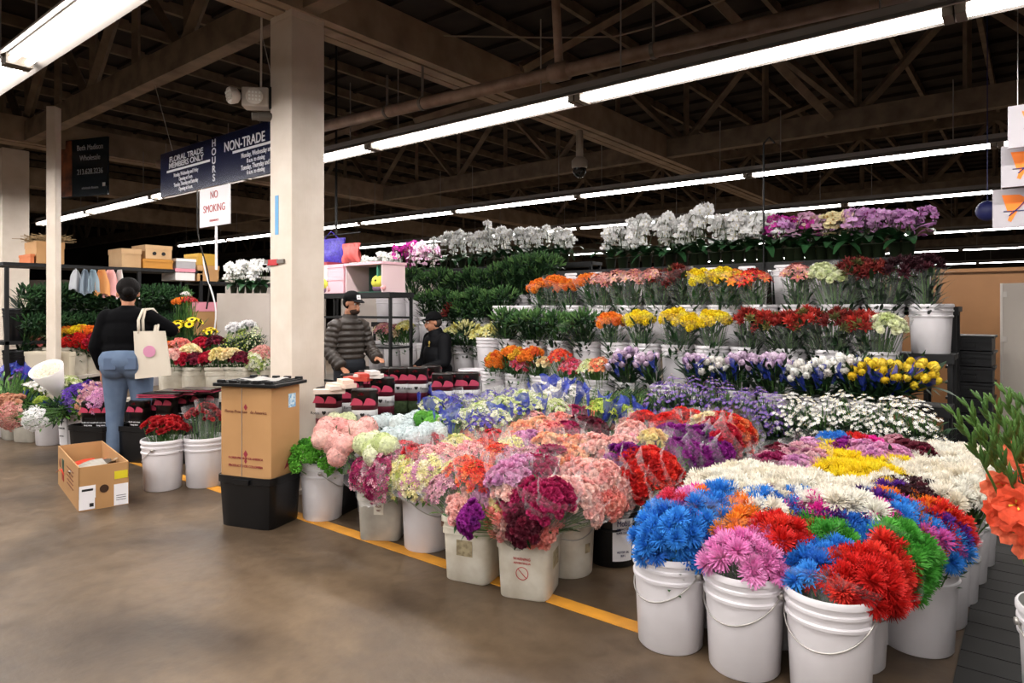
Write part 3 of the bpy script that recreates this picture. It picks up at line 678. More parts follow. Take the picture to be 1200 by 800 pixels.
# ---- right block: dyed and white chrysanthemums
MC_ = []
for c in range(4):
    for r in range(8):
        if c == 3 and r < 2: continue
        MC_.append((-1.22 + .3 * c + (.0 if r else .012 * c) + .02 * r - (.12 if c == 3 else 0), 2.62 + .31 * r - .0 * c, 0, 'round', r) + (({'rz': -.35 + .1 * c},) if r == 0 and c < 3 else ()))
MI = []
def Mm(px, py, kind, pal, z=.5, **o): MI.append((lift(px, py, z, 2.56, -.24), kind, pal, o))
for a in ((776, 618, 'blue', .5), (798, 612, 'blue', .52), (784, 636, 'blue', .44), (822, 614, 'blue', .5), (812, 634, 'blue', .44), (793, 592, 'mixd', .56), (812, 592, 'rosep', .56), (836, 597, 'blue', .55), (830, 588, 'mixa', .57), (852, 586, 'blue', .57), (868, 598, 'orange', .55), (862, 613, 'orange', .52), (845, 604, 'mixa', .53), (885, 612, 'orange', .52), (884, 600, 'green', .54),
          (863, 642, 'rosep', .47), (884, 650, 'rosep', .45), (908, 650, 'rosep', .45), (890, 632, 'rosep', .49), (915, 637, 'rosep', .47), (912, 622, 'red', .51), (928, 630, 'red', .5), (938, 640, 'red', .46), (905, 590, 'mixb', .56), (922, 598, 'mixa', .55), (893, 590, 'blue', .57), (937, 592, 'blue', .56), (925, 608, 'mixb', .53), (944, 607, 'mixd', .53), (950, 625, 'green', .5), (966, 630, 'green', .5),
          (958, 598, 'hotp', .56), (972, 600, 'hotp', .55), (970, 612, 'dkpur', .53), (983, 606, 'mixb', .54), (988, 618, 'blue', .52), (1008, 620, 'blue', .52), (1024, 628, 'blue', .5), (1034, 640, 'green', .48), (1058, 632, 'green', .5), (1075, 645, 'green', .47), (1068, 660, 'green', .44), (1045, 622, 'green', .52), (955, 664, 'blue', .44), (975, 652, 'blue', .46), (948, 650, 'blue', .46),
          (1003, 680, 'red', .42), (985, 674, 'red', .43), (1024, 672, 'red', .44), (1010, 664, 'red', .46), (1043, 664, 'red', .45), (1030, 678, 'red', .43),
          (1018, 594, 'dkpur', .57), (1030, 608, 'hotp', .54), (1016, 606, 'hotp', .54), (1034, 588, 'mixa', .58), (1048, 595, 'mixc', .56), (1062, 592, 'mixc', .56), (1048, 606, 'blue', .54), (1078, 600, 'orange', .55), (1064, 610, 'blue', .53), (1082, 612, 'mixd', .52), (1096, 606, 'red', .54), (1068, 622, 'orange', .5), (1086, 626, 'mixc', .5), (1104, 616, 'mixd', .52), (1100, 630, 'blue', .48), (1050, 580, 'mixb', .58)):
    k = 'mum'; Mm(a[0], a[1], k, a[2], a[3], w='clear' if (a[0] + a[1]) % 2 else None, s=.88 if a[2].startswith('mix') else .95)
for a in ((850, 578), (870, 572), (893, 568), (915, 565), (938, 565), (868, 560), (960, 572), (900, 580), (925, 578), (948, 582), (975, 588), (985, 576), (882, 585), (1000, 580), (1000, 592), (962, 588), (890, 556), (845, 568), (912, 574)): Mm(a[0], a[1], 'mumf', 'white', .58)
for a in ((973, 538), (990, 530), (1000, 545), (1022, 548), (985, 552), (1008, 556), (1030, 556), (1042, 546), (968, 528)): Mm(a[0], a[1], 'mumf', 'yellow', .6, s=.92)
for a in ((1068, 546), (1088, 552), (1108, 556), (1128, 562), (1085, 540), (1108, 543), (1130, 548), (1098, 530), (1118, 532), (1136, 536), (1100, 572), (1120, 578), (1138, 572), (1056, 560), (1040, 570), (1076, 562), (1142, 556)): Mm(a[0], a[1], 'mumf', 'white', .58)
for a in ((905, 543, 'spmag'), (922, 534, 'splil'), (940, 530, 'splil'), (930, 546, 'lilac'), (912, 533, 'maroon'), (948, 540, 'splil'), (955, 527, 'lilac')): Mm(a[0], a[1], 'carns', a[2], .6, w='clear')
for a in ((978, 517, 'blue'), (1000, 518, 'red'), (1018, 519, 'hotp'), (990, 522, 'purple'), (1012, 526, 'lilac'), (1030, 528, 'lilac'), (1046, 530, 'lilac'), (1062, 524, 'maroon'), (1075, 528, 'maroon'), (1024, 535, 'lilac'), (1045, 519, 'splil')): Mm(a[0], a[1], 'mumf' if a[2] in ('blue', 'red') else 'carns', a[2], .64, s=.85)
for a in ((1048, 575), (1064, 572), (1072, 584), (1054, 586), (1082, 574)): Mm(a[0], a[1], 'carns', 'vdk', .58, s=.95)
plant('M', MC_, MI, lambda r: ('front' if r == 0 else ORD[r]) + ' chrysanthemum row', gname='white buckets of the chrysanthemum block')

# ---- asters on the floor before the stand
AC = [(-3.2 + .33 * i, 5.12, 0, 'round', 0) for i in range(9)]
AI = []
for a in ((772, 468, 'astp'), (790, 462, 'astp'), (812, 464, 'astp'), (835, 466, 'astp'), (852, 470, 'astp'), (870, 478, 'astp'), (893, 478, 'astp'), (908, 484, 'astp'), (925, 484, 'astw'), (948, 488, 'astw'), (970, 487, 'astw'), (992, 484, 'astw'), (1015, 490, 'astw'), (1040, 490, 'astw'), (1062, 492, 'astw'), (1078, 496, 'astw')):
    AI.append((at(a[0], a[1], Y=4.98), 'aster', a[2], dict(s=1.1)))
plant('A', AC, AI, lambda r: 'aster row on the floor', handles=False, gname='buckets of asters before the stand')

# ---- stepped stand: three board levels and the top row
def tierrow(tn, Y, zb, xs, items, nm, dy=-.12, s=1):
    C = [(x, Y, zb, 'round', 0, {}) for x in xs]
    I = [(at(a[0], a[1], Y=Y + dy), a[2], a[3], a[4] if len(a) > 4 else {}) for a in items]
    for it in I: it[0].z = min(it[0].z, zb + .98)
    plant(tn, C, I, lambda r: nm, handles=False, gname='white buckets on the ' + nm)
def fr(a, b, st):
    out = []; x = a
    while x < b + .01: out.append(round(x, 3)); x += st
    return out
B = dict(w='blue', s=1.12); Cc = dict(w='clear', s=1.12); Fl = dict(w='flare', s=1.05)
tierrow('T3', 5.6, .335, fr(-5.0, -1.0, .333), [(582, 420, 'clus', 'oy'), (600, 412, 'clus', 'oy'), (612, 422, 'spray', 'pr'), (622, 414, 'clus', 'oy'), (638, 422, 'carns', 'cream', dict(s=.7)), (655, 415, 'spray', 'spor'), (670, 426, 'spray', 'pr'), (690, 427, 'spray', 'gw'), (703, 425, 'spray', 'spcor'),
  (735, 418, 'tulip', 'tl', B), (757, 424, 'tulip', 'tl', B), (728, 426, 'tulip', 'tl', B), (815, 424, 'tulip', 'tl', B), (832, 430, 'tulip', 'tw', B), (852, 430, 'tulip', 'tw', B), (868, 424, 'tulip', 'tl', B), (890, 426, 'tulip', 'tl', B), (912, 428, 'tulip', 'tl', B), (932, 436, 'tulip', 'tw', B), (948, 440, 'tulip', 'tw', B), (968, 430, 'tulip', 'tw', B), (990, 428, 'tulip', 'tw', B),
  (1008, 438, 'tulip', 'ty', B), (1028, 432, 'tulip', 'ty', B), (1042, 442, 'tulip', 'ty', B), (1062, 440, 'tulip', 'ty', B), (1082, 436, 'tulip', 'ty', B)], 'lowest board of stepped stand')
tierrow('T2', 5.9, .68, fr(-5.0, -.95, .333), [(592, 372, 'lilyb', 'bud'), (610, 376, 'lilyb', 'bud'), (632, 374, 'lilyb', 'bud'), (652, 376, 'lilyb', 'bud'), (684, 374, 'lilyb', 'bud'), (668, 378, 'leuc', 'bud', Cc), (715, 374, 'clus', 'orange', Cc), (748, 372, 'clus', 'yellow', Cc), (790, 370, 'clus', 'yellow', Cc), (803, 374, 'clus', 'yellow', Cc), (836, 372, 'clus', 'yellow', dict(w='clear', s=1.1)),
  (880, 372, 'leuc', 'red2', Fl), (898, 376, 'leuc', 'red2', Fl), (926, 376, 'leuc', 'red2', Fl), (944, 372, 'leuc', 'red2', Fl), (984, 374, 'leuc', 'dred', Fl), (1008, 376, 'leuc', 'red2', Fl), (1042, 378, 'carns', 'limew', Cc)], 'middle board of stepped stand')
tierrow('T1', 6.2, 1.05, fr(-5.0, -.65, .333), [(632, 334, 'clus', 'orange', Cc), (652, 330, 'clus', 'orange', Cc), (664, 334, 'clus', 'orange', Cc), (688, 328, 'clus', 'orange', Cc), (708, 328, 'alst', 'dpink', Cc), (724, 326, 'alst', 'dpink', Cc), (745, 326, 'alst', 'dpink', Cc), (765, 324, 'alst', 'dpink', Cc), (780, 326, 'leuc', 'dred', Cc), (794, 322, 'leuc', 'dred', Cc),
  (822, 324, 'clus', 'yellow', Cc), (846, 322, 'clus', 'yellow', Cc), (862, 326, 'alst', 'oy', Cc), (882, 326, 'alst', 'spor', Cc), (935, 320, 'alst', 'dpink', Cc), (962, 318, 'carns', 'limew', Cc), (978, 322, 'carns', 'limew', Cc), (1002, 314, 'leuc', 'dred', Fl), (1024, 316, 'leuc', 'dred', Fl), (1058, 312, 'leuc', 'vdk', Fl), (1084, 310, 'leuc', 'vdk', Fl)], 'upper board of stepped stand')
# left part of the stand, set further back
tierrow('S2', 6.2, .56, fr(-7.3, -5.3, .33), [(448, 384, 'alst', 'budp'), (462, 386, 'alst', 'budp'), (475, 382, 'alst', 'budc'), (530, 388, 'alst', 'budc'), (545, 386, 'lilyb', 'budc'), (560, 392, 'alst', 'budc'), (578, 388, 'alst', 'budc'), (592, 390, 'lilyb', 'budc')], 'low shelf behind sellers')
tierrow('S1', 6.55, .9, fr(-7.3, -5.3, .33), [(500, 350, 'lilyb', 'bud'), (520, 348, 'lilyb', 'bud'), (538, 352, 'lilyb', 'bud'), (556, 347, 'lilyb', 'bud'), (574, 350, 'lilyb', 'bud'), (592, 346, 'lilyb', 'bud'), (566, 360, 'lilyb', 'bud'), (530, 364, 'lilyb', 'dred'), (548, 362, 'lilyb', 'bud')], 'middle lily shelf')
tierrow('S0', 6.85, 1.2, fr(-7.9, -4.9, .33), [(482, 322, 'lilyb', 'bud'), (500, 328, 'lilyb', 'bud'), (516, 322, 'lilyb', 'bud'), (533, 328, 'lilyb', 'bud'), (550, 322, 'lilyb', 'bud'), (566, 326, 'lilyb', 'bud'), (582, 318, 'lilyb', 'bud'), (598, 312, 'lilyb', 'bud'), (614, 308, 'lilyb', 'bud'), (632, 306, 'lilyb', 'bud'), (645, 308, 'lilyb', 'bud'), (606, 320, 'lilyb', 'bud'), (622, 318, 'lilyb', 'bud')], 'top lily shelf')

# the black stepped stands themselves
BLKM = mat('black_painted_steel', '#0d0d0f', .6, .1)
def stand(name, label, x0, x1, levels, cat='display stand'):
    cx = (x0 + x1) / 2; r = thing(name, label, cat, (cx, levels[0][0], 0)); y0 = levels[0][0]
    for Y, z, dep in levels:
        b = MB(); b.box((0, Y - y0, z - .02), (x1 - x0, dep, .04)); b.box((0, Y - y0 - dep / 2 + .01, z - .035), (x1 - x0, .03, .07)); b.build('shelf_board', BLKM, r)
    n = max(2, int((x1 - x0) / 1.1) + 1)
    for i in range(n):
        x = -(x1 - x0) / 2 + .03 + (x1 - x0 - .06) * i / (n - 1)
        b = MB()
        for Y, z, dep in levels: b.box((x, Y - y0 + dep / 2 - .02, z / 2), (.03, .03, z)); b.box((x, Y - y0 - dep / 2 + .035, z / 2), (.03, .03, z))
        b.build('upright', BLKM, r)
    return r
stand('stepped_stand', 'long black stepped stand carrying the rows of white flower buckets', -5.2, -.5, [(5.6, .335, .34), (5.9, .68, .32), (6.2, 1.05, .32), (6.53, 1.42, .34)])
stand('stepped_stand', 'shorter black stepped stand of lily buckets behind the two sellers', -8.05, -5.25, [(6.2, .56, .32), (6.53, .9, .32), (6.85, 1.2, .32)])

# ------------------------------------------------------------------ orchids
POT = mat('dark_green_pot', '#26301f', .4)
def h_orch(seed=0):
    b = MB(); r = random.Random(seed)
    for a in (0, pi): b.petal(a, .052, .062, .15, -.4, 3, 2, cup=.1, tip=.5, m=0, base=.25)
    for a in (pi / 2, pi * 7 / 6, pi * 11 / 6): b.petal(a, .048, .036, .1, -.3, 2, 1, tip=.3, m=0, base=.4)
    b.petal(-pi / 2, .018, .014, .9, -.8, 2, 1, tip=.6, m=1); b.ball((0, 0, .006), .007, 1, 6); return b
OH = [h_orch(i) for i in range(2)]
OLEAF = mat('orchid_leaf', '#2c5330', .35, spec=.5, noise=.3, nscale=12, hex2='#1f3f22'); OSTEM = mat('orchid_stem', '#3d4a25', .5)
def orchid_spike(v, hgt, n, droop):
    r = random.Random(v); b = MB(); s = MB(); a0 = r.random() * 6.28; lean = r.uniform(.03, .09)
    pts = []
    for i in range(9):
        t = i / 8; pts.append(Vector((cos(a0) * lean * t, sin(a0) * lean * t, hgt * t)))
    top = pts[-1]
    for i in range(1, 7):
        t = i / 6; pts.append(top + Vector((cos(a0) * .11 * t, sin(a0) * .11 * t, .05 * sin(pi * t * .8) - droop * t * t)))
    s.tube(pts, .004, 5)
    for i in range(n):
        t = i / (n - 1); k = 7.0 + t * (len(pts) - 8.01); j = int(k); p = pts[j].lerp(pts[j + 1], k - j)
        f = -Vector(FW) * .6 + Vector((0, 0, .15)) + Vector((r.uniform(-.8, .8), r.uniform(-.8, .8), r.uniform(-.3, .2))); f.normalize()
        sd = Vector((r.uniform(-1, 1), r.uniform(-1, 1), r.uniform(-.5, .6))) * .045
        q = f.to_track_quat('Z', 'Y').to_matrix().to_4x4()
        b.merge(OH[i % 2], Matrix.Translation(p + sd + f * .02) @ q @ Matrix.Scale(r.uniform(.85, 1.1), 4))
    return s.mesh('flower_stem', [OSTEM], True), b.mesh('orchid_blossoms', [WHITEP, CENT])
OSP = [orchid_spike(v, [.36, .4, .46, .42, .5][v % 5], [13, 12, 14, 11][v % 4], [.27, .32, .22][v % 3]) for v in range(8)]
OLV = []
for v in range(3):
    r = random.Random(v); b = MB()
    for i in range(8): b.petal(i * .8 + r.random() * .5, r.uniform(.24, .36), .085, r.uniform(.5, 1.1), r.uniform(-1.7, -.9), 5, 2, cup=.25, tip=.2, m=0, base=.6)
    OLV.append(b.mesh('orchid_leaves', [OLEAF], True))
b = MB(); b.lathe([(.045, 0), (.06, .12), (.063, .12), (.063, .13), (.057, .13), (.045, .02), (.001, .02)], 16); OPOT = b.mesh('pot', [POT], True)
def orchid(p, cols, word, label, group, s=1.0, nsp=2, top=None):
    o = thing('orchid_plant', label, 'orchid', p, RN.random() * 6.28, group)
    k = s; o.scale = (s, s, s)
    link('pot', OPOT, o); l = link('orchid_leaves', OLV[RN.randrange(3)], o, (0, 0, .12))
    for i in range(nsp):
        sm, bm = OSP[RN.randrange(8)]
        a = RN.random() * .8 - .4
        st = link('flower_stem', sm, o, (0, 0, .12)); st.rotation_euler = (0, 0, 0)
        st.rotation_euler.z = -o.rotation_euler.z + RN.uniform(-.5, .5) + i
        hz = (top / .5) if top else 1
        st.scale = (1, 1, hz)
        bl = link('orchid_blossoms', bm, st); setslot(bl, 0, petal_mat(cols[i % 2])); setslot(bl, 1, petal_mat(cols[-1]))
    return o
ORCH = []
def orow(items, Y, zb, nm, s=1.0, nsp=4, bucketed=True, hgt=.52):
    for px, top, key in items:
        p = at(px, 300, Y=Y); zt = at(px, top, Y=Y).z; p.z = zb
        ORCH.append((px, p, zt, key, nm, s, nsp))
OP = dict(w=('white', ['#f4f2f0', '#f8f7f5', '#e2d8b0']), m=('magenta', ['#a81f86', '#c23a9c', '#e8c94a']), l=('lilac pink', ['#cc8fca', '#d9a8d6', '#a4307a']), c=('cream yellow', ['#e6d8a8', '#e9c9c0', '#d29a4a']), p=('pink and white', ['#dfb4cf', '#efe2e6', '#b8458c']))
orow([(716, 262, 'w'), (730, 258, 'w'), (744, 254, 'w'), (758, 250, 'w'), (772, 256, 'w'), (786, 246, 'w'), (800, 245, 'w'), (814, 248, 'w'), (824, 236, 'w'), (838, 240, 'w'), (852, 250, 'w'), (866, 243, 'w'), (880, 240, 'w'), (894, 246, 'w'), (906, 250, 'w'),
      (912, 262, 'm'), (926, 262, 'l'), (936, 246, 'm'), (950, 258, 'p'), (963, 252, 'c'), (976, 256, 'p'), (990, 254, 'c'), (1004, 250, 'l'), (1016, 250, 'l'), (1030, 254, 'l'), (1050, 252, 'l'), (1064, 256, 'l')], 6.5, 1.70, 'top row of stepped stand')
ORB = []
for x in fr(-4.2, -.85, .335):
    b_ = bucket(x, 6.53, 1.42, 'round', '', tier='O', handle=False); b_['ph'] = '%s from left in the top row under the orchids' % ORD[len(ORB)]; b_['g'] = 'white buckets under the orchids'; ORB.append(b_)
stand('orchid_shelf', 'black shelf holding the potted orchids above the top buckets', -4.4, -.7, [(6.53, 1.84, .26)])
orow([(520, 268, 'w'), (531, 266, 'w'), (542, 270, 'w'), (553, 268, 'w'), (564, 266, 'w'), (574, 258, 'w'), (584, 260, 'w'), (594, 262, 'w'), (604, 260, 'w'), (614, 262, 'w'), (624, 264, 'w'), (633, 260, 'w'), (643, 262, 'w'), (653, 264, 'w'), (662, 268, 'w')], 7.3, 2.0, 'row above the lily shelves', .95)
stand('orchid_shelf', 'dark raised shelf under the long left row of white orchids', -7.4, -4.4, [(7.3, 2.0, .26)])
orow([(386, 290, 'w'), (398, 294, 'w'), (410, 296, 'w'), (422, 294, 'w'), (434, 296, 'w'), (446, 294, 'w'), (458, 292, 'w'), (468, 282, 'm'), (478, 280, 'm'), (488, 280, 'p'), (496, 282, 'p'), (506, 284, 'p')], 8.3, 1.9, 'far row above pink boxes', 1.0)
stand('orchid_shelf', 'far black shelf of orchids behind the pink boxes', -12, -7.6, [(8.3, 1.9, .3)])
cnt = {}
for px, p, zt, key, nm, s, nsp in sorted(ORCH, key=lambda t: (t[4], t[0])):
    cnt[(nm, key)] = cnt.get((nm, key), 0) + 1
    w, cols = OP[key]
    zb = {6.5: 1.84}.get(round(p.y, 1), p.z)
    p = Vector((p.x, p.y, zb))
    orchid(p, cols, w, '%s moth orchid, %s such from left, %s' % (w, ORD[cnt[(nm, key)] - 1], nm), w + ' orchids in the ' + nm, s, nsp, top=max(.3, (zt - zb - .12) / s - .05))

# ------------------------------------------------------------------ signs
NAVY = mat('navy_sign_face', '#161d3f', .18, spec=.7); SWH = mat('sign_white', '#ece9ec', .4); SRED = mat('sign_red', '#b8232a', .4)
def face(p0, p1): return math.atan2(p1.y - p0.y, p1.x - p0.x)
sp0, sp1 = at(188, 206, Y=3.22), at(330, 170, Y=3.22)
zt, zb = at(188, 181, Y=3.22).z, at(188, 232, Y=3.22).z
SW = at(352, 170, Y=3.22).x - sp0.x; SH = zt - zb
sg = thing('hours_sign', 'hanging dark blue sign giving trade and non-trade opening hours, beside the white pillar', 'sign', (sp0.x, 3.22, zb))
b = MB(); b.box((SW / 2, .012, SH / 2), (SW, .024, SH)); bevel(b.build('sign_board', NAVY, sg), .003)
b = MB(); b.box(((at(220, 200, Y=3.22).x - sp0.x), -.002, SH * .55), (at(243, 200, Y=3.22).x - at(193, 200, Y=3.22).x, .003, .022)); b.box((SW * .79, -.002, SH * .58), (SW * .42, .003, .022)); b.build('rule', SWH, sg)
R0 = (pi / 2, 0, 0)
T = lambda s, sz, x, z, ax='CENTER', sx=.8, m=SWH, b_=.0006: text('lettering', s, sz, (x, -.004, z), R0, m, sg, ax, sx, b_)
xs_ = lambda px: at(px, 200, Y=3.22).x - sp0.x
c1, c2, c3 = xs_(218), xs_(251), xs_(300)
T('FLORAL TRADE', .078, c1, SH * .80, sx=1.3, b_=.0015); T('MEMBERS ONLY', .078, c1, SH * .66, sx=1.3, b_=.0015)
T('NON-TRADE', .125, xs_(263), SH * .72, 'LEFT', sx=.95, b_=.002)
for i, c in enumerate('HOURS'): T(c, .095, c2, SH * (.88 - i * .18), sx=1.1, b_=.002)
T('Monday, Wednesday and Friday', .055, c1, SH * .43, sx=.72); T('Opening at 5 a.m.', .05, c1, SH * .32); T('Tuesday, Thursday and Saturday', .055, c1, SH * .21, sx=.7); T('Opening at 6 a.m.', .05, c1, SH * .10)
T('Monday, Wednesday and Friday', .062, c3 + .08, SH * .46); T('8 a.m. to closing', .055, c3, SH * .34); T('Tuesday, Thursday and Saturday', .062, c3 + .08, SH * .22); T('6 a.m. to closing', .055, c3, SH * .11)
for x in (.25, SW - .3):
    b = MB(); b.tube([(x, .012, SH), (x, -.17, 3.7 - zb)], .004, 5); b.build('chain', WIRE, sg)
ns = at(234, 242, Y=3.22); nb = at(234, 267, Y=3.22).z; nx1 = at(269, 240, Y=3.22).x
tp = zb - .012
sg = thing('no_smoking_sign', 'small white sign with red NO SMOKING letters hanging under the blue sign', 'sign', (ns.x, 3.22, nb))
w = nx1 - ns.x; h = tp - nb
b = MB(); b.box((w / 2, .006, h / 2), (w, .012, h)); b.build('sign_board', SWH, sg)
for s, z, sz in (('NO', .8, .1), ('SMOKING', .45, .1)): text('lettering', s, sz, (w / 2, -.002, h * z), R0, SRED, sg, sx=.92, bold=.0)
text('lettering', 'ORDINANCE', .03, (w / 2, -.002, h * .14), R0, SRED, sg)
b = MB(); b.tube([(.03, .006, h - .01), (.03, .006, h + .06)], .004, 5); b.tube([(w - .03, .006, h - .01), (w - .03, .006, h + .06)], .004, 5); b.build('hook', WIRE, sg)
b = MB(); b.tube([(w * .5, .02, 0), (w * .5, .02, -.42)], .012, 8); b.build('pole', SWH, sg)
# wholesaler's sign
a0, a1 = at(69, 232, d=9.4), at(126, 221, d=9.1)
ztp = at(69, 166, d=9.4).z
W2 = (a1 - a0).xy.length; H2 = ztp - a0.z; rz2 = face(a0, a1)
sg = thing('wholesaler_sign', 'hanging dark sign with a flower picture and a telephone number, beside the thin white post', 'sign', (a0.x, a0.y, a0.z), rz2)
NAV2 = mat('dark_teal_sign', '#131f28', .25, spec=.6)
b = MB(); b.box((W2 / 2, .012, H2 / 2), (W2, .024, H2)); b.build('sign_board', NAV2, sg)
pm = mat('flower_print', '#9a5a38', .4, noise=.16, nscale=6, hex2='#3b2420'); b = MB(); b.box((W2 * .14, -.001, H2 * .5), (W2 * .27, .003, H2 * .98)); b.build('flower_picture', pm, sg)
SGR = mat('sign_grey', '#b9bcc2', .4)
for s, z, sz in (('Beth Madison', .84, .105), ('Wholesale', .66, .105), ('213.628.3236', .42, .105), ('wholesale flowers', .14, .05)): text('lettering', s, sz, (W2 * .65, -.004, H2 * z), R0, SGR, sg, sx=.85)
b = MB(); b.box((W2 * .93, -.003, H2 * .18), (.05, .003, .05)); b.build('small_mark', SWH, sg)
for x in (.1, W2 - .1):
    b = MB(); b.tube([(x, .012, H2), (x, .012, 3.7 - a0.z)], .004, 5); b.build('chain', WIRE, sg)
# three stacked shop panels top right
ORG = mat('orange_print', '#ef7a1e', .5); NAVP = mat('navy_print', '#24285c', .5)
for i, (px0, y0, y1, wd) in enumerate(((1181, 125, 174, .5), (1173, 172, 220, .53), (1163, 223, 268, .56))):
    d = 4.2 + i * .12
    p = at(px0, y1, d=d); hh = at(px0, y0, d=d).z - p.z
    sg = thing('shop_panel', ['uppermost white hanging panel with an orange winged mark', 'middle white hanging panel with an orange winged mark', 'lowest white hanging panel with an orange winged mark and blue letters'][i], 'sign', p, 0.0, 'white panels with orange marks')
    b = MB(); b.box((wd / 2, .01, hh / 2), (wd, .02, hh)); b.build('panel', mat('grey_white_panel', '#a8a3a8', .6), sg)
    m_ = MB(); s_ = .17 if i else .15; ox = .07 if i else .09; oz = hh * .5
    m_.add([(ox - .02, -.002, oz + .09), (ox + .075, -.002, oz + .085), (ox + .12, -.002, oz + .05), (ox + .07, -.002, oz - .01), (ox + .01, -.002, oz - .02)], [(0, 4, 3, 2, 1)])
    m_.add([(ox + .03, -.002, oz - .02), (ox + .065, -.002, oz - .02), (ox + .03, -.002, oz - .09), (ox + .012, -.002, oz - .08)], [(0, 3, 2, 1)]); m_.build('winged_mark', ORG, sg)
    b = MB(); b.tube([(ox + .02, -.003, oz - .05), (ox + .07, -.003, oz), (ox + .12, -.003, oz + .06)], .004, 5); b.tube([(ox - .01, -.003, oz - .02), (ox + .14, -.003, oz - .02)], .003, 5); b.build('mark_line', NAVP, sg)
    text('lettering', 'fl' if i < 2 else 'Au', .12, (ox + .21, -.003, oz + .02), R0, NAVP, sg)
    b = MB()
    for x in (.05, wd - .05): b.tube([(x, .01, hh), (x, .01, hh + (.1 if i else 5.27 - p.z - hh))], .003, 5)
    b.build('wire', WIRE, sg)
bl_ = at(1157, 247, d=5.6); b = MB(); b.ball((0, 0, 0), .085, 0, 16, (1, .8, 1)); b.tube([(0, 0, .08), (0, 0, 5.27 - bl_.z)], .004, 5)
tag(autosm(b.build('blue_ball', NAVP, loc=bl_)), 'dark blue round ball hanging beside the lowest white panel', 'ornament')

# emergency light, small camera on the pillar; dome camera under the girder
ex = at(312, 96, d=4.85)
EMW = mat('off_white_plastic', '#d9d3cc', .4)
e = thing('emergency_light', 'white twin-head emergency light mounted high on the pillar', 'light', (PX - .24, PY - .2, ex.z - .02), TH + .1)
b = MB(); b.box((0, 0, 0), (.2, .13, .15)); bevel(b.build('housing', EMW, e), .012)
b = MB(); b.box((.13, .02, 0), (.06, .12, .17)); b.tube([(.14, .03, 0), (.24, .05, .0)], .025, 8); b.build('bracket', BLKM, e)
for hx, rz in ((-.15, -.9), (.01, .25)):
    b = MB(); b.at(Matrix.Translation((hx, -.10, -.01)) @ Matrix.Rotation(rz, 4, 'Z') @ Matrix.Rotation(1.75, 4, 'X'))
    b.lathe([(.03, -.05), (.055, -.03), (.065, .02), (.06, .03), (.001, .032)], 18, 0); h_ = autosm(b.build('lamp_head', EMW, e))
    l_ = MB(); l_.at(b.M)
    for i in range(4):
        for j in range(3): l_.box(((i - 1.5) * .024, (j - 1) * .026, .034), (.014, .016, .008))
    l_.build('led_grid', mat('led_lens', '#f4f4f0', .15), h_)
b = MB(); b.tube([(.02, .04, .07), (.02, .06, .72)], .008, 6); b.build('conduit', EMW, e)
b = MB(); b.tube([(.16, .0, -.14), (.02, -.05, -.15)], .035, 14); b.tube([(.02, -.05, -.15), (-.02, -.065, -.153)], .03, 14); b.box((.2, .03, -.14), (.08, .05, .06))
tag(b.build('bullet_camera', mat('camera_grey', '#5d5750', .4), loc=e.location, smooth=False), 'small dark security camera fixed under the emergency light', 'camera').rotation_euler = e.rotation_euler
cp = at(689, 196, d=8.3)
c_ = thing('dome_camera', 'dome security camera hanging from the ceiling girder', 'camera', (PX, cp.y, cp.z))
b = MB(); b.tube([(0, 0, .1), (0, 0, 3.65 - cp.z)], .045, 12); b.lathe([(.09, .0), (.1, .02), (.1, .1), (.06, .14), (.001, .145)], 20); b.build('mount', mat('camera_beige', '#a59c90', .4), c_, True)
b = MB(); b.lathe([(.001, -.12), (.05, -.105), (.085, -.05), (.09, .0)], 20); b.build('dome', mat('dark_dome', '#0e0d0d', .1), c_, True)
# sticker, paper and red strap on the pillar
b = MB(); b.box((PX - .05, PY - PW / 2 - .002, 2.12), (.045, .003, .3)); tag(b.build('notice', mat('blue_notice', '#5f9cc8', .5)), 'narrow blue and white notice stuck on the pillar', 'notice')
sg = thing('barrier_strap', 'short red strap with a grey clip across the pillar', 'strap', (PX - PW / 2 + .0, PY - PW / 2 - .008, at(330, 306, d=5).z))
b = MB(); b.box((.05, 0, 0), (.13, .012, .045)); b.build('strap', SRED, sg); b = MB(); b.box((.16, 0, .004), (.09, .018, .03)); b.box((-.03, 0, .008), (.05, .018, .03)); b.build('clip', mat('grey_steel', '#77706a'), sg)
b = MB(); b.tube([(PX + .9, 5.6, 1.2), (PX + .9, 5.6, 3.6)], .016, 8)

# ------------------------------------------------------------------ boxes and tubs
CARD = mat('cardboard', '#b98d5e', .75, noise=.3, nscale=3, hex2='#a97e50'); CARDI = mat('cardboard_inside', '#a87d4c', .8); PRN = mat('brown_print', '#7b4a34', .7); PRNR = mat('maroon_print', '#8a2a35', .7)
bc = (at(297, 622, z=0) + Vector((.02, .0, 0)))
BR = radians(20)
u = Vector((cos(BR), sin(BR), 0)); v_ = Vector((-sin(BR), cos(BR), 0))
# front face runs between pixels 256..346 at the base
bl, brr = at(262, 615, z=0), at(312, 622, z=0)
BR = face(bl, brr); u = Vector((cos(BR), sin(BR), 0)); v_ = Vector((-sin(BR), cos(BR), 0))
def rbox(w, d, h, t=1.0, z=0, r=.03, n=40, cap=True):
    b = MB(); b.lathe([(.5 * t, z), (.5 * t, z + .0001), (.5, z + h)], n, 0, sq=9)
    b.v = [(x * w * (1.0), y * d * 1.0, zz) for x, y, zz in b.v]; return b
cen = (bl + brr) / 2 + v_ * .15
tub = thing('storage_tub', 'black plastic tub on the floor under the tall cardboard box', 'tub', cen, BR)
def tubmesh(w, d, h):
    b = MB(); b.lathe([(.44, 0), (.445, .004), (.48, h - .05), (.50, h - .045), (.50, h), (.475, h), (.43, .02), (.001, .02)], 48, 0, sq=9)
    b.v = [(x * w, y * d, z) for x, y, z in b.v]; return b
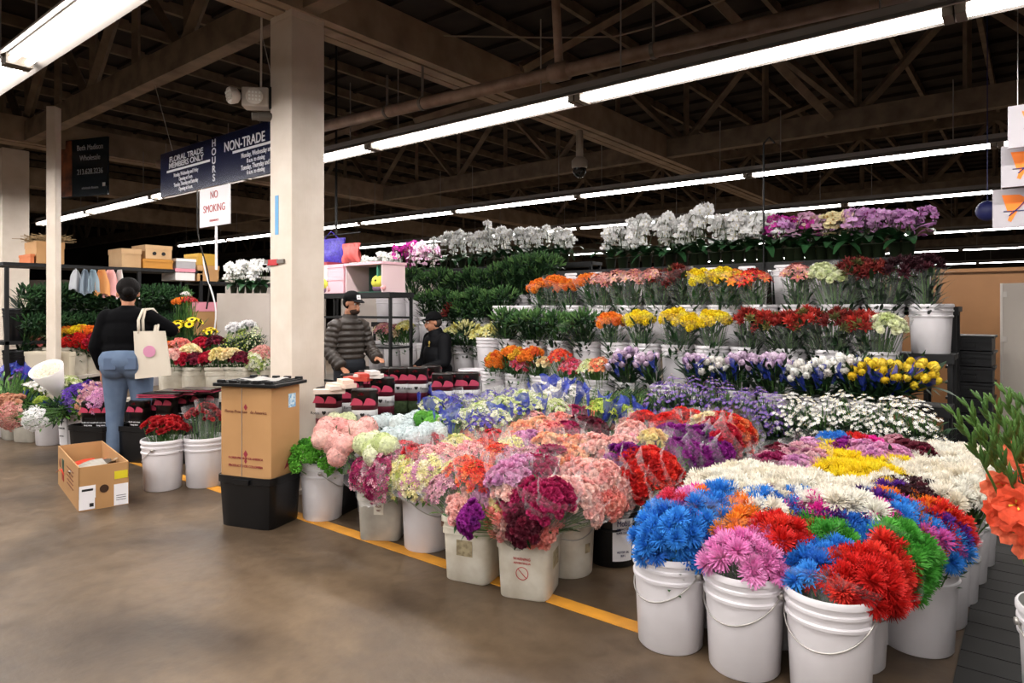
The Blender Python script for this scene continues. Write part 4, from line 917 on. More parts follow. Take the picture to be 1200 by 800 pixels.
o = autosm(tubmesh(.44, .34, .33).build('tub_body', PLK, tub))
b = MB(); b.box((0, -.178, .3), (.12, .02, .03)); b.box((0, .178, .3), (.12, .02, .03)); b.build('tub_grip', PLK, tub)
cb = thing('cardboard_box', 'tall brown cardboard flower box with maroon diamond print standing on the black tub', 'box', cen + Vector((0, 0, .3)), BR)
bh = .60
b = MB(); b.box((0, 0, bh / 2), (.40, .28, bh)); bevel(b.build('carton', CARD, cb), .004)
def diamond(b, x, z, s): b.add([(x - s * .7, -.1415, z), (x, -.1415, z + s), (x + s * .7, -.1415, z), (x, -.1415, z - s)], [(0, 3, 2, 1)])
b = MB(); diamond(b, .0, bh - .13, .022); diamond(b, .0, .17, .026); diamond(b, .0, .125, .018); b.build('diamond_print', PRNR, cb)
text('lettering', 'Flores Premium   de America', .028, (0, -.1425, bh - .16), R0, PRN, cb); text('lettering', 'FLORES PREMIUM DE AMERICA', .02, (0, -.1425, .142), R0, PRNR, cb); text('lettering', 'PRODUCTO DE COLOMBIA', .022, (0, -.1425, .092), R0, PRNR, cb)
b = MB(); b.tube([(-.03, -.1425, -.3), (-.03, -.1425, bh)], .002, 5); b.build('strap', WIRE, cb)
b = MB(); b.add([(.2015, -.02, .06), (.2015, .05, .09), (.2015, .1, .17), (.2015, .03, .14)], [(0, 1, 2, 3)]); b.build('side_print', PRNR, cb)
b = MB(); b.box((.2015, .06, bh - .1), (.003, .07, .09)); b.build('sticker', mat('blue_sticker', '#6fa6cf', .5, noise=.1, nscale=40, hex2='#dbe8ef'), cb)
ld = thing('tub_lid', 'black slotted plastic lid lying on the tall cardboard box', 'lid', cen + Vector((0, 0, .3 + bh)), BR + .06)
b = MB(); b.box((0, 0, .014), (.47, .35, .022)); 
for i in range(9): b.box((-.2 + .05 * i, 0, .028), (.012, .32, .012))
for s_ in (-1, 1):
    for i in range(5): b.box((-.18 + i * .09, s_ * .16, .035), (.045, .03, .022))
bevel(b.build('lid', PLK, ld), .004)
b = MB(); b.grid(lambda uu, ww: (-.1 + .26 * uu, -.1 + .2 * ww, .04 + .006 * sin(9 * uu + 7 * ww)), 8, 8); tag(b.build('crumpled_plastic', film('milky_film2', '#e8e4e0', .5, .3), loc=ld.location), 'crumpled clear plastic lying on the black lid', 'plastic wrap').rotation_euler.z = BR
tub2 = thing('storage_tub', 'black plastic tub half hidden between the cardboard box and the green pompon bucket', 'tub', cen + u * .30 + v_ * .42, BR)
autosm(tubmesh(.3, .4, .36).build('tub_body', PLK, tub2))
# low open carton on the floor
p0, p1, p2 = at(92, 600, z=0), at(151, 590, z=0), at(34, 571, z=0)
ang = face(p0, p1); w1 = (p1 - p0).xy.length; u1 = Vector((cos(ang), sin(ang), 0)); v1 = Vector((-sin(ang), cos(ang), 0)); d1 = (p2 - p0).length * .97
h1 = .305
ob = thing('open_carton', 'long open cardboard carton lying on the floor near the walkway', 'box', p0 + u1 * w1 / 2 + v1 * d1 / 2, ang)
b = MB(); t = .008
b.box((0, -d1 / 2 + t / 2, h1 / 2), (w1, t, h1)); b.box((0, d1 / 2 - t / 2, h1 / 2), (w1, t, h1)); b.box((-w1 / 2 + t / 2, 0, h1 / 2), (t, d1, h1)); b.box((w1 / 2 - t / 2, 0, h1 / 2), (t, d1, h1)); b.box((0, 0, t), (w1 - .01, d1 - .01, t))
b.build('carton', CARD, ob)
f_ = -d1 / 2 - .0015
for a_, c_ in (((-w1 * .33, f_, h1 * .42), (w1 * .32, .002, .09)), ((-w1 * .34, f_, h1 * .15), (w1 * .31, .002, .075)), ((w1 * .34, f_, h1 * .26), (w1 * .29, .002, .15))): b = MB(); b.box(a_, c_); b.build('shipping_label', SWH, ob)
b = MB(); b.box((w1 * .34, f_, h1 * .72), (w1 * .27, .002, .055)); b.build('yellow_sticker', mat('yellow_sticker', '#d8c62a', .5), ob)
b = MB(); b.box((-w1 * .33, f_ - .001, h1 * .47), (w1 * .22, .001, .015)); b.box((-w1 * .25, f_ - .001, h1 * .12), (.025, .001, .025))
for i in range(3): b.box((w1 * .34, f_ - .001, h1 * (.14 + .05 * i)), (w1 * .2, .001, .004))
b.build('label_print', mat('black_print', '#1b1a1a', .6), ob)
b = MB(); b.tube([(-.0, f_ + .002, h1 * .45), (0, f_ - .002, h1 * .45)], .028, 16); b.build('hand_hole', mat('hole_dark', '#3a2413', .8), ob)
sx_ = -w1 / 2 - .0015
b = MB(); b.tube([(sx_ + .002, d1 * .38, h1 * .62), (sx_ - .001, d1 * .38, h1 * .62)], .035, 16)
for i in range(5): b.box((sx_, -d1 * .13, h1 * (.75 - i * .1)), (.002, d1 * (.3 - .03 * (i % 2)), .008))
b.build('side_print', PRN, ob)
b = MB(); b.box((sx_, d1 * .22, h1 * .65), (.002, .1, .09), 0); b.box((sx_, d1 * .22, h1 * .38), (.002, .1, .07), 1); b.build('side_picture', [mat('green_print', '#2f4a3a', .6), mat('red_print', '#a43a2a', .6)], ob)
for i, (x, y, rz) in enumerate(((-.03, .24, .1), (.02, .0, -.2), (-.02, -.14, .2))):
    q = ob.location + u1 * x + v1 * y
    b = MB(); b.grid(lambda a, c: ((a - .5) * .2, (c - .5) * .28, .03 + .03 * sin(5 * a + 3 * c) + .06 * c), 8, 8, 0)
    o = b.build('plastic_sleeve', [mat('sleeve_scrap_%d' % i, ('#c9462f', '#5b5650', '#9c968c')[i], .3)], loc=(q.x, q.y, .1 + .03 * i)); o.rotation_euler.z = rz
    tag(o, ['crumpled red printed sleeve in the open carton', 'dark crumpled sleeve in the open carton', 'pale crumpled sleeve in the open carton'][i], 'plastic wrap')

# ------------------------------------------------------------------ rose packs
RB = mat('pack_black', '#17110f', .3); RP_ = mat('pack_pink', '#b5405a', .35); RD = mat('pack_dark_rose', '#5b1d2b', .4); RW = mat('pack_white', '#e9e6e8', .35); RG = mat('pack_clear', '#4a5a3e', .25, noise=.2, nscale=30, hex2='#26301f')
def rose_pack_proto(style):
    r = thing('rose_pack', '', 'rose pack')
    b = MB()
    segs = [(.0, RG), (.23, RG), (.23, RD), (.30, RD), (.30, RW), (.375, RW), (.375, RD), (.42, RD), (.42, RB), (.5, RB)] if style == 0 else [(.0, RG), (.2, RG), (.2, RB), (.34, RB), (.34, RB), (.44, RD), (.44, RB), (.5, RB)]
    ms = [RG, RD, RW, RB]
    for (z0, m0), (z1, m1) in zip(segs[::2], segs[1::2]):
        b.lathe([(.5 * (.86 + .28 * z0), z0), (.5 * (.86 + .28 * z1), z1)], 28, ms.index(m0), sq=3.2, wob=lambda q, t: .03 * sin(5 * q))
    b.lathe([(.498, .5), (.44, .515), (.3, .5), (.001, .495)], 28, 3, sq=3.2)
    b.v = [(x * .185, y * .13, z) for x, y, z in b.v]; me = b.build('printed_sleeve', ms, r, True)
    b = MB()
    for e in (-1, 1):
        vs = [(e * .045 + .042 * cos(a) + .008 * sin(3 * a), -.0715 - .002 * (1 - abs(cos(a))), .41 + .05 * max(0, sin(a))) for a in [pi * i / 10 for i in range(11)]]
        b.add(vs, [tuple(range(11))])
    b.build('scallop_print', RP_, r)
    b = MB(); rr = random.Random(3)
    for i in range(17):
        a = i * 2.4; q = .075 * math.sqrt(i / 17)
        b.merge(ROSEH, Matrix.Translation((cos(a) * q * 1.1, sin(a) * q * .7, .49 + rr.uniform(-.008, .012))) @ Matrix.Scale(.7, 4))
    o = b.build('roses', [WHITEP, CENT, STEM], r)
    if style == 0:
        text('lettering', 'Roses  ♥  Farms', .028, (0, -.0715, .34), R0, mat('black_print', '#1b1a1a'), r)
    else:
        for k in range(5): text('lettering', ['fresh cut roses', 'long stem', 'premium grade', 'grown with love', 'farm direct'][k], .02, (0, -.068, .32 - .026 * k), R0, RW, r)
    return r
ROSEH = h_rose(seed=1)
rp0 = rose_pack_proto(0); rp1 = rose_pack_proto(1); usedp = set()
def put_pack(style, px, ytop, z, rz, label, group, s=1.0, col='#8e1526'):
    pr = (rp0, rp1)[style]
    o = pr if style not in usedp else copy_tree(pr); usedp.add(style)
    p = at(px, ytop, z=z); o.location = (p.x, p.y, z - .5 * s); o.rotation_euler.z = rz; o.scale = (s, s, s)
    o['label'] = label; o['category'] = 'rose pack'; o['group'] = group
    for c in o.children:
        if c.name.startswith('roses'): setslot(c, 0, petal_mat(col))
    return o
gp = [(401, 451, .80, 'front'), (427, 458, .80, 'front'), (448, 444, .84, 'second'), (468, 432, .86, 'third'), (489, 432, .86, 'third'), (505, 430, .86, 'third'), (519, 439, .84, 'fourth'), (534, 438, .84, 'fourth'), (549, 438, .84, 'fourth'), (458, 432, .84, 'third'), (385, 456, .8, 'front'), (412, 440, .82, 'second'), (432, 436, .84, 'third')]
gp.sort(); cc = {}
for px, yt, z, rw in gp:
    cc[rw] = cc.get(rw, 0) + 1
    q = put_pack(0, px, yt, z, TH * .9 + RN.uniform(-.12, .12), 'sleeved dark red rose pack with white band, %s from left in the %s row' % (ORD[cc[rw] - 1], rw), 'rose packs with white bands', 1.05)
def crate(p, w, d, h, label, rz, grp=None, m=PLK):
    t_ = thing('black_crate', label, 'crate', p, rz, grp); autosm(tubmesh(w, d, h).build('crate_body', m, t_)); return t_
for i, (px, yt, z, w) in enumerate(((404, 452, .8, .7), (440, 440, .83, .7), (487, 432, .86, .75), (532, 439, .84, .7))):
    p = at(px, yt, z=z); crate((p.x, p.y, 0), w, .34, z - .38, 'black crate holding %s sleeved rose packs beyond the pillar' % ['the frontmost', 'the second group of', 'the third group of', 'the farthest'][i], TH * .9, 'black crates under the rose packs')
# cards and stems laid on the packs
for i, (px, py, z, c) in enumerate(((400, 443, .9, '#d9c0b0'), (420, 436, .9, '#c84a3a'), (432, 433, .92, '#e0d6cf'), (386, 450, .86, '#d9c9bd'))):
    p = at(px, py, z=z); b = MB(); b.box((0, 0, -.0), (.22, .1, .03), rz=.3 * i); b.box((.02, .02, .028), (.16, .08, .028), rz=-.4)
    tag(b.build('sleeve_bundle', mat('bundle_%d' % i, c, .5), loc=(p.x, p.y, z - .05)), ['folded cream sleeves lying on the front rose packs', 'bright red folded sleeves by the seller\'s hand', 'white folded sleeves on the rose packs behind the red ones', 'pale folded sleeves next to the pillar'][i], 'packaging')

# ------------------------------------------------------------------ pink boxes rack and partition behind the sellers
WPAN = mat('white_partition', '#b9afa7', .7, noise=.3, nscale=2, hex2='#a3988f')
rk = thing('wire_rack', 'black metal rack with the pink boxes on top, behind the man in the puffer jacket', 'rack', at(428, 345, Y=5.3).xy.to_3d())
rx0, rx1 = at(372, 345, Y=5.2).x - rk.location.x, at(483, 345, Y=5.46).x - rk.location.x
zr = at(430, 343, Y=5.2).z
b = MB(); b.box(((rx0 + rx1) / 2, 0, zr - .03), (rx1 - rx0, .38, .06)); b.build('top_board', BLKM, rk)
for x in (rx0 + .02, rx1 - .02):
    for y in (-.16, .16):
        b = MB(); b.box((x, y, zr / 2), (.03, .03, zr)); b.build('upright', BLKM, rk)
for z in (.5, .95, 1.3):
    b = MB()
    for y in (-.16, .16): b.box(((rx0 + rx1) / 2, y, z), (rx1 - rx0, .025, .025))
    b.build('rail', BLKM, rk)
b = MB(); b.box(((rx0 + rx1) / 2, 0, .95), (rx1 - rx0, .34, .02)); b.build('shelf_board', BLKM, rk)
bw = thing('partition', 'pale partition panel standing behind the black rack', 'partition', ((rk.location.x + .3), 7.09, 0)); b = MB(); b.box((-.3, .0, .8), (3.6, .05, 1.6)); b.box((-.3, -.03, .05), (3.6, .03, .1)); b.build('panel', WPAN, bw)
PK1 = mat('pink_board', '#e2b2bd', .6); PK2 = mat('pale_pink_board', '#e6c8cb', .6); PK3 = mat('white_board', '#dcd5d3', .6)
def carton(name, label, px0, px1, y0, y1, Y, dep, m, rz=0.0, grp=None, lid=None):
    a, c = at(px0, y1, Y=Y), at(px1, y1, Y=Y); zt_ = at((px0 + px1) / 2, y0, Y=Y).z; w = (c - a).xy.length; zb_ = at((px0 + px1) / 2, y1, Y=Y).z; h = zt_ - zb_
    o = thing(name, label, 'box', ((a.x + c.x) / 2, Y + dep / 2, zb_), rz, grp)
    b = MB(); b.box((0, 0, h / 2), (w, dep, h)); bevel(b.build('carton', m, o), .004)
    b = MB(); b.box((0, 0, h * (.97 if not lid else .9)), (w + .012, dep + .012, h * (.08 if not lid else .22))); b.build('box_lid', lid or m, o)
    return o, w, dep, h
ZR_ = 341.5
zpx = lambda Y: None
def rackbox(name, label, x0, x1, z0, z1, y, dep, m, lid=None, grp='pink boxes on the rack'):
    o = thing(name, label, 'box', (rk.location.x + (x0 + x1) / 2, rk.location.y + y, z0), 0, grp)
    h = z1 - z0; b = MB(); b.box((0, 0, h / 2), (x1 - x0, dep, h)); bevel(b.build('carton', m, o), .004)
    b = MB(); b.box((0, 0, h - .02), (x1 - x0 + .01, dep + .01, .04)); b.build('box_lid', lid or m, o); return o
Wr = rx1 - rx0
rackbox('pink_box', 'pale pink box at the left bottom of the stack on the rack', rx0 + .02, rx0 + Wr * .2, zr, zr + .2, -.02, .3, PK2)
rackbox('pink_box', 'white box with red print on top of the left stack on the rack', rx0 + .02, rx0 + Wr * .2, zr + .2, zr + .40, -.02, .3, PK3, mat('red_lid', '#a13a48', .5))
rackbox('pink_box', 'pink box in the middle bottom of the stack on the rack', rx0 + Wr * .21, rx0 + Wr * .42, zr, zr + .2, -.02, .3, PK1)
rackbox('pink_box', 'pink box on top of the middle stack on the rack', rx0 + Wr * .21, rx0 + Wr * .42, zr + .2, zr + .36, -.02, .3, PK1)
o = thing('open_box', 'open pink-topped box with dark green inside on the rack', 'box', (rk.location.x + rx0 + Wr * .68, rk.location.y, zr), 0)
w, d, h = Wr * .44, .36, .33
b = MB(); b.box((-w / 2, 0, h / 2), (.012, d, h)); b.box((w / 2, 0, h / 2), (.012, d, h)); b.box((0, d / 2, h / 2), (w, .012, h), 1); b.box((0, 0, .006), (w, d, .012), 1); b.build('carton', [PK2, mat('dark_green_lining', '#1f4a3c', .6)], o)
b = MB(); b.box((0, 0, h + .015), (w + .04, d + .03, .03)); b.build('box_lid', PK1, o)
b = MB(); b.box((w / 2 - .09, -d / 2 + .16, h / 2), (.02, .3, h - .03)); b.build('divider', mat('green_board', '#3f8468', .6), o)
for px, dx, nm in ((404, .16, 'red'), (462, .86, 'x')):
    pass
# purple ribbon bag and red bag hanging/standing over the pink boxes
def bag(name, label, px0, px1, y0, y1, Y, m, wob=.03):
    a, c = at(px0, y1, Y=Y), at(px1, y0, Y=Y)
    b = MB(); w = c.x - a.x; h = c.z - a.z
    for s_ in (-1, 1): b.grid(lambda q, t: ((q - .5) * w * (1 - .12 * t + .04 * sin(9 * t)), s_ * (.015 + .05 * sin(pi * q) * sin(pi * min(1, t * 1.2)) + .008 * sin(23 * q + 9 * t)), h * t), 16, 12)
    if name == 'purple_bag': b.tube([(-w * .3, 0, h - .02), (0, 0, h + .10), (w * .3, 0, h - .02)], .008, 6)
    return tag(b.build(name, m, smooth=True, loc=((a.x + c.x) / 2, Y, a.z)), label, 'bag')
bag('purple_bag', 'shiny purple crinkled bag hanging right of the pillar above the pink boxes', 372, 405, 278, 318, 5.5, mat('purple_foil', '#4a36b8', .35, noise=.2, nscale=30, hex2='#2c1f80', bump=.6, bscale=25))
bag('red_bag', 'salmon red bag standing on the boxes beside the purple one', 402, 422, 284, 308, 5.42, mat('salmon_cloth', '#d8605c', .6))
b = MB(); p = at(394, 275, Y=5.5); b.tube([(-.9, 0, -.0), (.5, 0, -.0)], .01, 6); b.tube([(0, 0, 0), (0, 0, 5.27 - p.z)], .015, 6)
tag(b.build('hanging_rail', BLKM, loc=p), 'thin black rail and rod from which the purple bag hangs', 'rail')
for i, px in enumerate((377, 438)):
    p = at(px, 343, Y=5.1); o = thing('toy_chick', ['small yellow plush chick figure beside the pillar on the rack', 'small yellow plush chick figure at the front edge of the rack'][i], 'toy', (p.x, 5.17, zr))
    b = MB(); b.ball((0, 0, .12), .085, 0, 14); b.ball((0, 0, .05), .075, 1, 14, (1, .9, .7)); autosm(b.build('body', [mat('plush_yellow', '#d3cf4a', .8), mat('plush_purple', '#7d5f78', .8)], o))
    b = MB(); b.ball((-.035, -.075, .14), .012, 0, 8); b.ball((.035, -.075, .14), .012, 0, 8); b.build('eyes', PLK, o)
    b = MB(); b.ball((.11, -.02, .05), .035, 0, 10); b.build('wing', mat('plush_pink', '#d99a9a', .8), o)

def h_glad():
    b = MB(); r = random.Random(3)
    for k in range(6): b.petal(pi / 3 * k, .075, .06 if k % 2 else .05, 1.3, -1.5, 4, 3, cup=.2, ruf=.004, tip=.5, m=0, rnd=r, base=.3)
    for k in range(3): b.petal(2 * k + .3, .035, .004, 1.2, -.2, 2, 1, tip=1.6, m=1)
    b.lathe([(.003, -.055), (.009, -.01), (.012, .005)], 6, 0); return b
# ------------------------------------------------------------------ right edge: wood partition, white panel, crates, gladioli
WOODB = mat('brown_plywood', '#87603c', .6, noise=.3, nscale=1.5, hex2='#6d4a2c')
b = MB(); b.box((0, 0, .93), (3.2, .04, 1.86)); b.box((0, -.03, 1.84), (3.2, .03, .04)); tag(b.build('plywood_partition', WOODB, loc=(.1, 9.2, 0)), 'brown plywood partition behind the dark crate stack', 'partition')
pw = at(1173, 332, Y=7.45); wp = thing('white_panel', 'tall pale upright panel at the right edge beside the crates', 'panel', (pw.x + .5, 7.45, 0))
b = MB(); b.box((0, 0, pw.z / 2), (1.0, .05, pw.z)); b.build('panel', mat('pale_panel', '#c9bfb4', .55), wp); b = MB(); b.box((-.495, -.03, pw.z / 2), (.02, .02, pw.z)); b.box((-.47, -.035, pw.z - .1), (.03, .02, .05)); b.box((-.47, -.035, pw.z - .5), (.03, .02, .05)); b.build('edge_strip', mat('strip_metal', '#d5cec6', .3, .4), wp)
ca = at(1110, 480, Y=6.75); cb_ = at(1163, 480, Y=6.75); cw = (cb_ - ca).xy.length
b = MB(); b.box((0, 0, .06), (cw, .4, .105)); b.box((0, -.205, .09), (cw * 1.0, .015, .03)); b.box((0, 0, .12), (cw + .03, .43, .02)); b.box((0, -.21, .05), (cw * .3, .02, .03)); cm = b.mesh('crate_body', [mat('dark_crate', '#0b0c10', .5)])
for i in range(9):
    o = thing('stacking_crate', 'dark stacking crate beside the white panel, %s from the floor' % ORD[i], 'crate', ((ca.x + cb_.x) / 2, 6.95, i * .131), RN.uniform(-.03, .03), 'dark crates stacked by the white panel')
    link('crate_body', cm, o)
    if i == 0: pass
# gladioli bucket at the right edge
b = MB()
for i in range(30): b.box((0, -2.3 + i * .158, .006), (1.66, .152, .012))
b.box((0, 0, .003), (1.66, 4.75, .006)); tag(b.build('shade_mat', mat('dark_shade_slats', '#12100e', .7), loc=(.58, 4.7, 0)), 'dark slatted mat added to darken the shaded floor of the right-hand passage', 'mat')  # added slatted sheet, its near-black colour stands in for the passage's deep shade
gb = bucket(at(1260, 725, z=.39).x, at(1260, 725, z=.39).y + .05, .013, 'round', 'holding the tall red gladioli at the right edge', tier='G', rz=.3); gb['g'] = 'bucket of gladioli'
GC = petal_mat('#e2502f'); GC2 = petal_mat('#ef7350'); GLF = mat('gladiolus_green', '#587a35', .5, noise=.3, nscale=10, hex2='#38582a')
GF = h_glad().mesh('gladiolus_flower', [WHITEP, CENT, STEM])
gx, gy, _ = gb['p']; gi = 0
for i, (px, py, zt_) in enumerate(((1118, 486, 1.18), (1135, 478, 1.2), (1150, 470, 1.24), (1166, 474, 1.22), (1178, 462, 1.26), (1190, 468, 1.25), (1200, 474, 1.24), (1142, 500, 1.14), (1205, 500, 1.2), (1160, 510, 1.1), (1185, 500, 1.15))):
    z_ = CAMZ - (py - HY) / F * 2.15; t_ = at(px, py, d=2.0 + .12 * (i % 3)); base = Vector((gx + (t_.x - gx) * .12, gy + (t_.y - gy) * .12, .04))
    o = thing('gladiolus', 'tall orange red gladiolus stem, %s from left in the bucket at the right edge' % ORD[[0, 1, 3, 5, 6, 8, 9, 2, 10, 4, 7][i]], 'flower', base, 0, 'gladioli at the right edge')
    k = t_ - base; ctrl = Vector((k.x * .25, k.y * .25, k.z * .6)); P = lambda t: Vector((0, 0, 0)) * (1 - t) ** 2 + ctrl * 2 * t * (1 - t) + k * t * t
    b = MB(); b.tube([P(j / 12) for j in range(13)], [.007 - .004 * j / 12 for j in range(13)], 6, 0)
    for j in range(15):                                            # green buds and sheaths up the tip
        t = .80 + .2 * j / 14; q = P(t); d_ = (P(min(1, t + .01)) - P(t - .01)).normalized(); a = j * 1.1
        side = Vector((cos(a), sin(a), 0)) * .4; dd = (d_ + side).normalized()
        b.at(Matrix.Translation(q) @ dd.to_track_quat('Z', 'Y').to_matrix().to_4x4()); b.lathe([(.001, 0), (.008 - .003 * j / 14, .018), (.0065 - .003 * j / 14, .045), (.0005, .07 - .02 * j / 14)], 6, 0)
    b.at(Matrix.Identity(4)); b.build('stalk', GLF, o, True)
    b = MB()
    for j in range(3):
        a = RN.random() * 6.28; b.petal(a, .75, .035, 1.5, -.35, 8, 2, cup=.3, tip=.02, r0=.01, z0=.05)
    b.build('leaves', GLF, o, True)
    nf = 0 if i == 0 else (2 if i == 1 else 4)
    for j in range(nf):
        t = .62 + .22 * j / 4; q = P(t); f = (-FW * .8 - RT * RN.uniform(-1.0, 1.2) + Vector((0, 0, RN.uniform(-.1, .3)))).normalized()
        fo = link('blossom', GF, o); fo.matrix_local = Matrix.Translation(q + f * .055) @ f.to_track_quat('Z', 'Y').to_matrix().to_4x4() @ Matrix.Rotation(RN.random() * 3, 4, 'Z'); setslot(fo, 0, GC if j % 3 else GC2)
# dark sleeve draped at the right side of the dyed block
# ------------------------------------------------------------------ bucket labels with writing
def bnear(x, y): return min(BUCK, key=lambda b: (b['p'][0] - x) ** 2 + (b['p'][1] - y) ** 2)
BKP = mat('black_print', '#1b1a1a'); AGED = mat('aged_label', '#a89a7a', .7, noise=.15, nscale=40, hex2='#7d6f55')
def blabel(b, az, r, z0, z1, wd, m, lines=(), tm=None, name='bucket_label', k=.05, flat=False):
    """az: direction in the hall that the label faces"""
    o = b['o']; a = az - o.rotation_euler.z
    if flat:
        mb = MB(); n_ = Vector((cos(a), sin(a), 0)); t_ = Vector((-sin(a), cos(a), 0)); zc = (z0 + z1) / 2
        mb.box(tuple(n_ * r + Vector((0, 0, zc))), (.002, wd, z1 - z0), rz=a); mb.build(name, m, o)
    else: label_patch(o, r - k * (0.0), z0, z1, a - wd / r / 2, a + wd / r / 2, m, name, k)
    for s, sz, zz in lines:
        rr = r + k * (zz - z0) + .004
        t = text('lettering', s, sz, (cos(a) * rr, sin(a) * rr, zz), (pi / 2, 0, a + pi / 2), tm or BKP, o, sx=.8)
CAMA = lambda b: math.atan2(-b['p'][1], -b['p'][0])
b_ = bnear(-1.87, 3.27); blabel(b_, CAMA(b_) + .4, .138, .04, .27, .11, SWH, (('Mobil', .042, .245), ('DELVAC 1300', .016, .215), ('SUPER 15W-40', .016, .195), ('MOTOR OIL', .016, .09), ('18.9 L', .015, .07)), NAVP)
b_ = bnear(-3.19, 2.75); blabel(b_, b_['o'].rotation_euler.z - pi / 2, .134, .16, .24, .06, PLC, (('FLOR', .02, .21), ('9087', .016, .185)), mat('brown_red_print', '#6d3030'), flat=True)
b_ = bnear(-2.84, 2.78); blabel(b_, CAMA(b_) + .75, .14, .15, .24, .05, mat('pink_aged_label', '#c9a79a', .7, noise=.15, nscale=30, hex2='#b08a80'))
b_ = bnear(-2.33, 2.64); blabel(b_, b_['o'].rotation_euler.z - pi / 2, .133, .14, .22, .09, AGED, flat=True)
b_ = bnear(-1.99, 2.66); blabel(b_, b_['o'].rotation_euler.z + 0, .133, .14, .22, .10, AGED, flat=True)
a = -pi / 2; o = b_['o']
mb = MB(); mb.at(Matrix.Translation((0, -.1315, .13)) @ Matrix.Rotation(pi / 2, 4, 'X')); ring = [((.03 * cos(t), .03 * sin(t), 0)) for t in [2 * pi * i / 20 for i in range(21)]]; mb.tube(ring, .0018, 5, 0, False); mb.tube([(-.02, .02, 0), (.02, -.02, 0)], .0018, 5); mb.build('warning_ring', SRED, o)
text('lettering', 'WARNING', .018, (0, -.1355, .2), R0, SRED, o); text('lettering', 'ADVERTENCIA', .013, (0, -.1345, .18), R0, SRED, o)
b_ = bnear(-1.98, 2.99); blabel(b_, CAMA(b_) + .8, .139, .13, .18, .035, AGED)
b_ = bnear(-1.9, 3.6); blabel(b_, b_['o'].rotation_euler.z - 0, .134, .1, .2, .12, AGED, flat=True)
b_ = bnear(-3.62, 3.06); blabel(b_, CAMA(b_) + .35, .14, .09, .26, .10, SWH, (('5 GAL', .03, .22), ('FLOWER FOOD', .014, .18)))
b_ = bnear(-1.55, 5.12); blabel(b_, CAMA(b_), .1415, .1, .26, .16, SWH, (('FRESH FLOWERS', .022, .23), ('KEEP IN WATER', .018, .19)), NAVP)

p = at(895, 330, Y=6.38); zt_ = at(895, 168, Y=6.38).z
b = MB(); b.tube([(0, 0, 0), (0, 0, zt_ - 1.05)], .009, 6); b.tube([(0, 0, zt_ - 1.05), (.05, 0, zt_ - 1.0), (.1, 0, zt_ - 1.06)], .009, 6)
tag(b.build('display_rod', BLKM, loc=(p.x, p.y, 1.05)), 'thin black hooked rod standing up through the white orchids', 'rod')

# ------------------------------------------------------------------ left stall: front row of buckets on the floor
def near_row(tier, spots, items, rowph, gname):
    C = [(x, y, z, t, 0, o) for x, y, z, t, o in spots]
    plant(tier, C, items, lambda r: rowph, gname=gname, handles=True)
def G0(px, py, back=.13):
    p = at(px, py, z=0); d = p.xy.to_3d().normalized(); return p + d * back
S_ = []
for px, py, t, o in ((4, 512, 'round', {}), (20, 515, 'grey', {}), (38, 518, 'grey', {}), (60, 522, 'round', dict(rz=1.3)), (90, 524, 'round', dict(rz=.2, s=1.05)), (112, 506, 'round', {})):
    p = G0(px, py); S_.append((p.x, p.y, 0, t, o))
I_ = []
for px, py, z, k, pal, o in ((2, 470, .56, 'carns', 'peachb', {}), (14, 472, .54, 'carns', 'peachb', {}), (8, 488, .48, 'spray', 'dpink', {}), (26, 487, .5, 'aster', 'astw', dict(s=.6)), (38, 492, .48, 'spray', 'purew', dict(s=.8)), (40, 464, .6, 'lilyb', 'lime', dict(w='blue', s=.8)), (52, 470, .58, 'clus', 'lime', dict(s=.7)), (60, 480, .54, 'lilyb', 'bud', dict(w='blue', s=.7)),
                              (4, 446, .68, 'carns', 'splil', {}), (16, 440, .7, 'spray', 'astp', dict(w='blue')), (32, 436, .7, 'spray', 'vio', dict(w='blue')), (26, 448, .66, 'carns', 'tl', {}), (44, 452, .66, 'spray', 'tw', {}), (80, 446, .66, 'spray', 'gw', {}), (90, 458, .62, 'spray', 'vio', {}), (103, 456, .62, 'clus', 'vio', dict(s=.8)), (92, 468, .58, 'spray', 'astp', {}), (112, 462, .6, 'spray', 'splil', {}), (122, 470, .58, 'spray', 'lilac', {}), (108, 474, .55, 'spray', 'peachb', {})):
    I_.append((at(px, py, z=z), k, pal, o, (px, py, z)))
for j_ in range(len(I_)): I_[j_] = (lift(*(I_[j_][4]), 2.5),) + I_[j_][1:4]
near_row('SF', S_, I_, 'floor row of the far left stall', 'floor buckets of the far left stall')
b_ = nearest(G0(90, 524), ('SF',)); blabel(b_, CAMA(b_) - .95, .141, .03, .30, .11, SWH, (('FOOD GRADE', .018, .27), ('5 GALLON', .024, .2), ('NET 18.9 L', .016, .12)))
# rose bucket and sleeved roses by the walkway
p = G0(191, 577, .15); rb = bucket(p.x, p.y, 0, 'round', 'holding the crimson roses by the walkway', tier='R1', rz=-.9, grip=True); rb['g'] = 'buckets by the walkway'
for px, py in ((184, 492), (199, 490), (208, 496), (190, 499)):
    q = at(px, py, d=p.dot(FW)); bunch('rose', q, ('#a30f18', '#b8141c', '#870c14'), 'deep red', .8, bucket=rb, group='deep red roses in the walkway bucket')
rb['b'][0][0]['category'] = 'flower bunch'
p = G0(240, 573, .15); rb2 = bucket(p.x, p.y, 0, 'round', 'holding red sleeved roses beside the tall box', tier='R2', rz=2.2, handle=False); rb2['g'] = 'buckets by the walkway'
for i, (px, py) in enumerate(((228, 482), (242, 476), (252, 484))):
    q = at(px, py, d=p.dot(FW)); bunch('carns', q, ('#96202a', '#b23a3a', '#5d2a22'), 'sleeved red', .7, bucket=rb2, sleeve='clear', group='sleeved red roses beside the tall box')
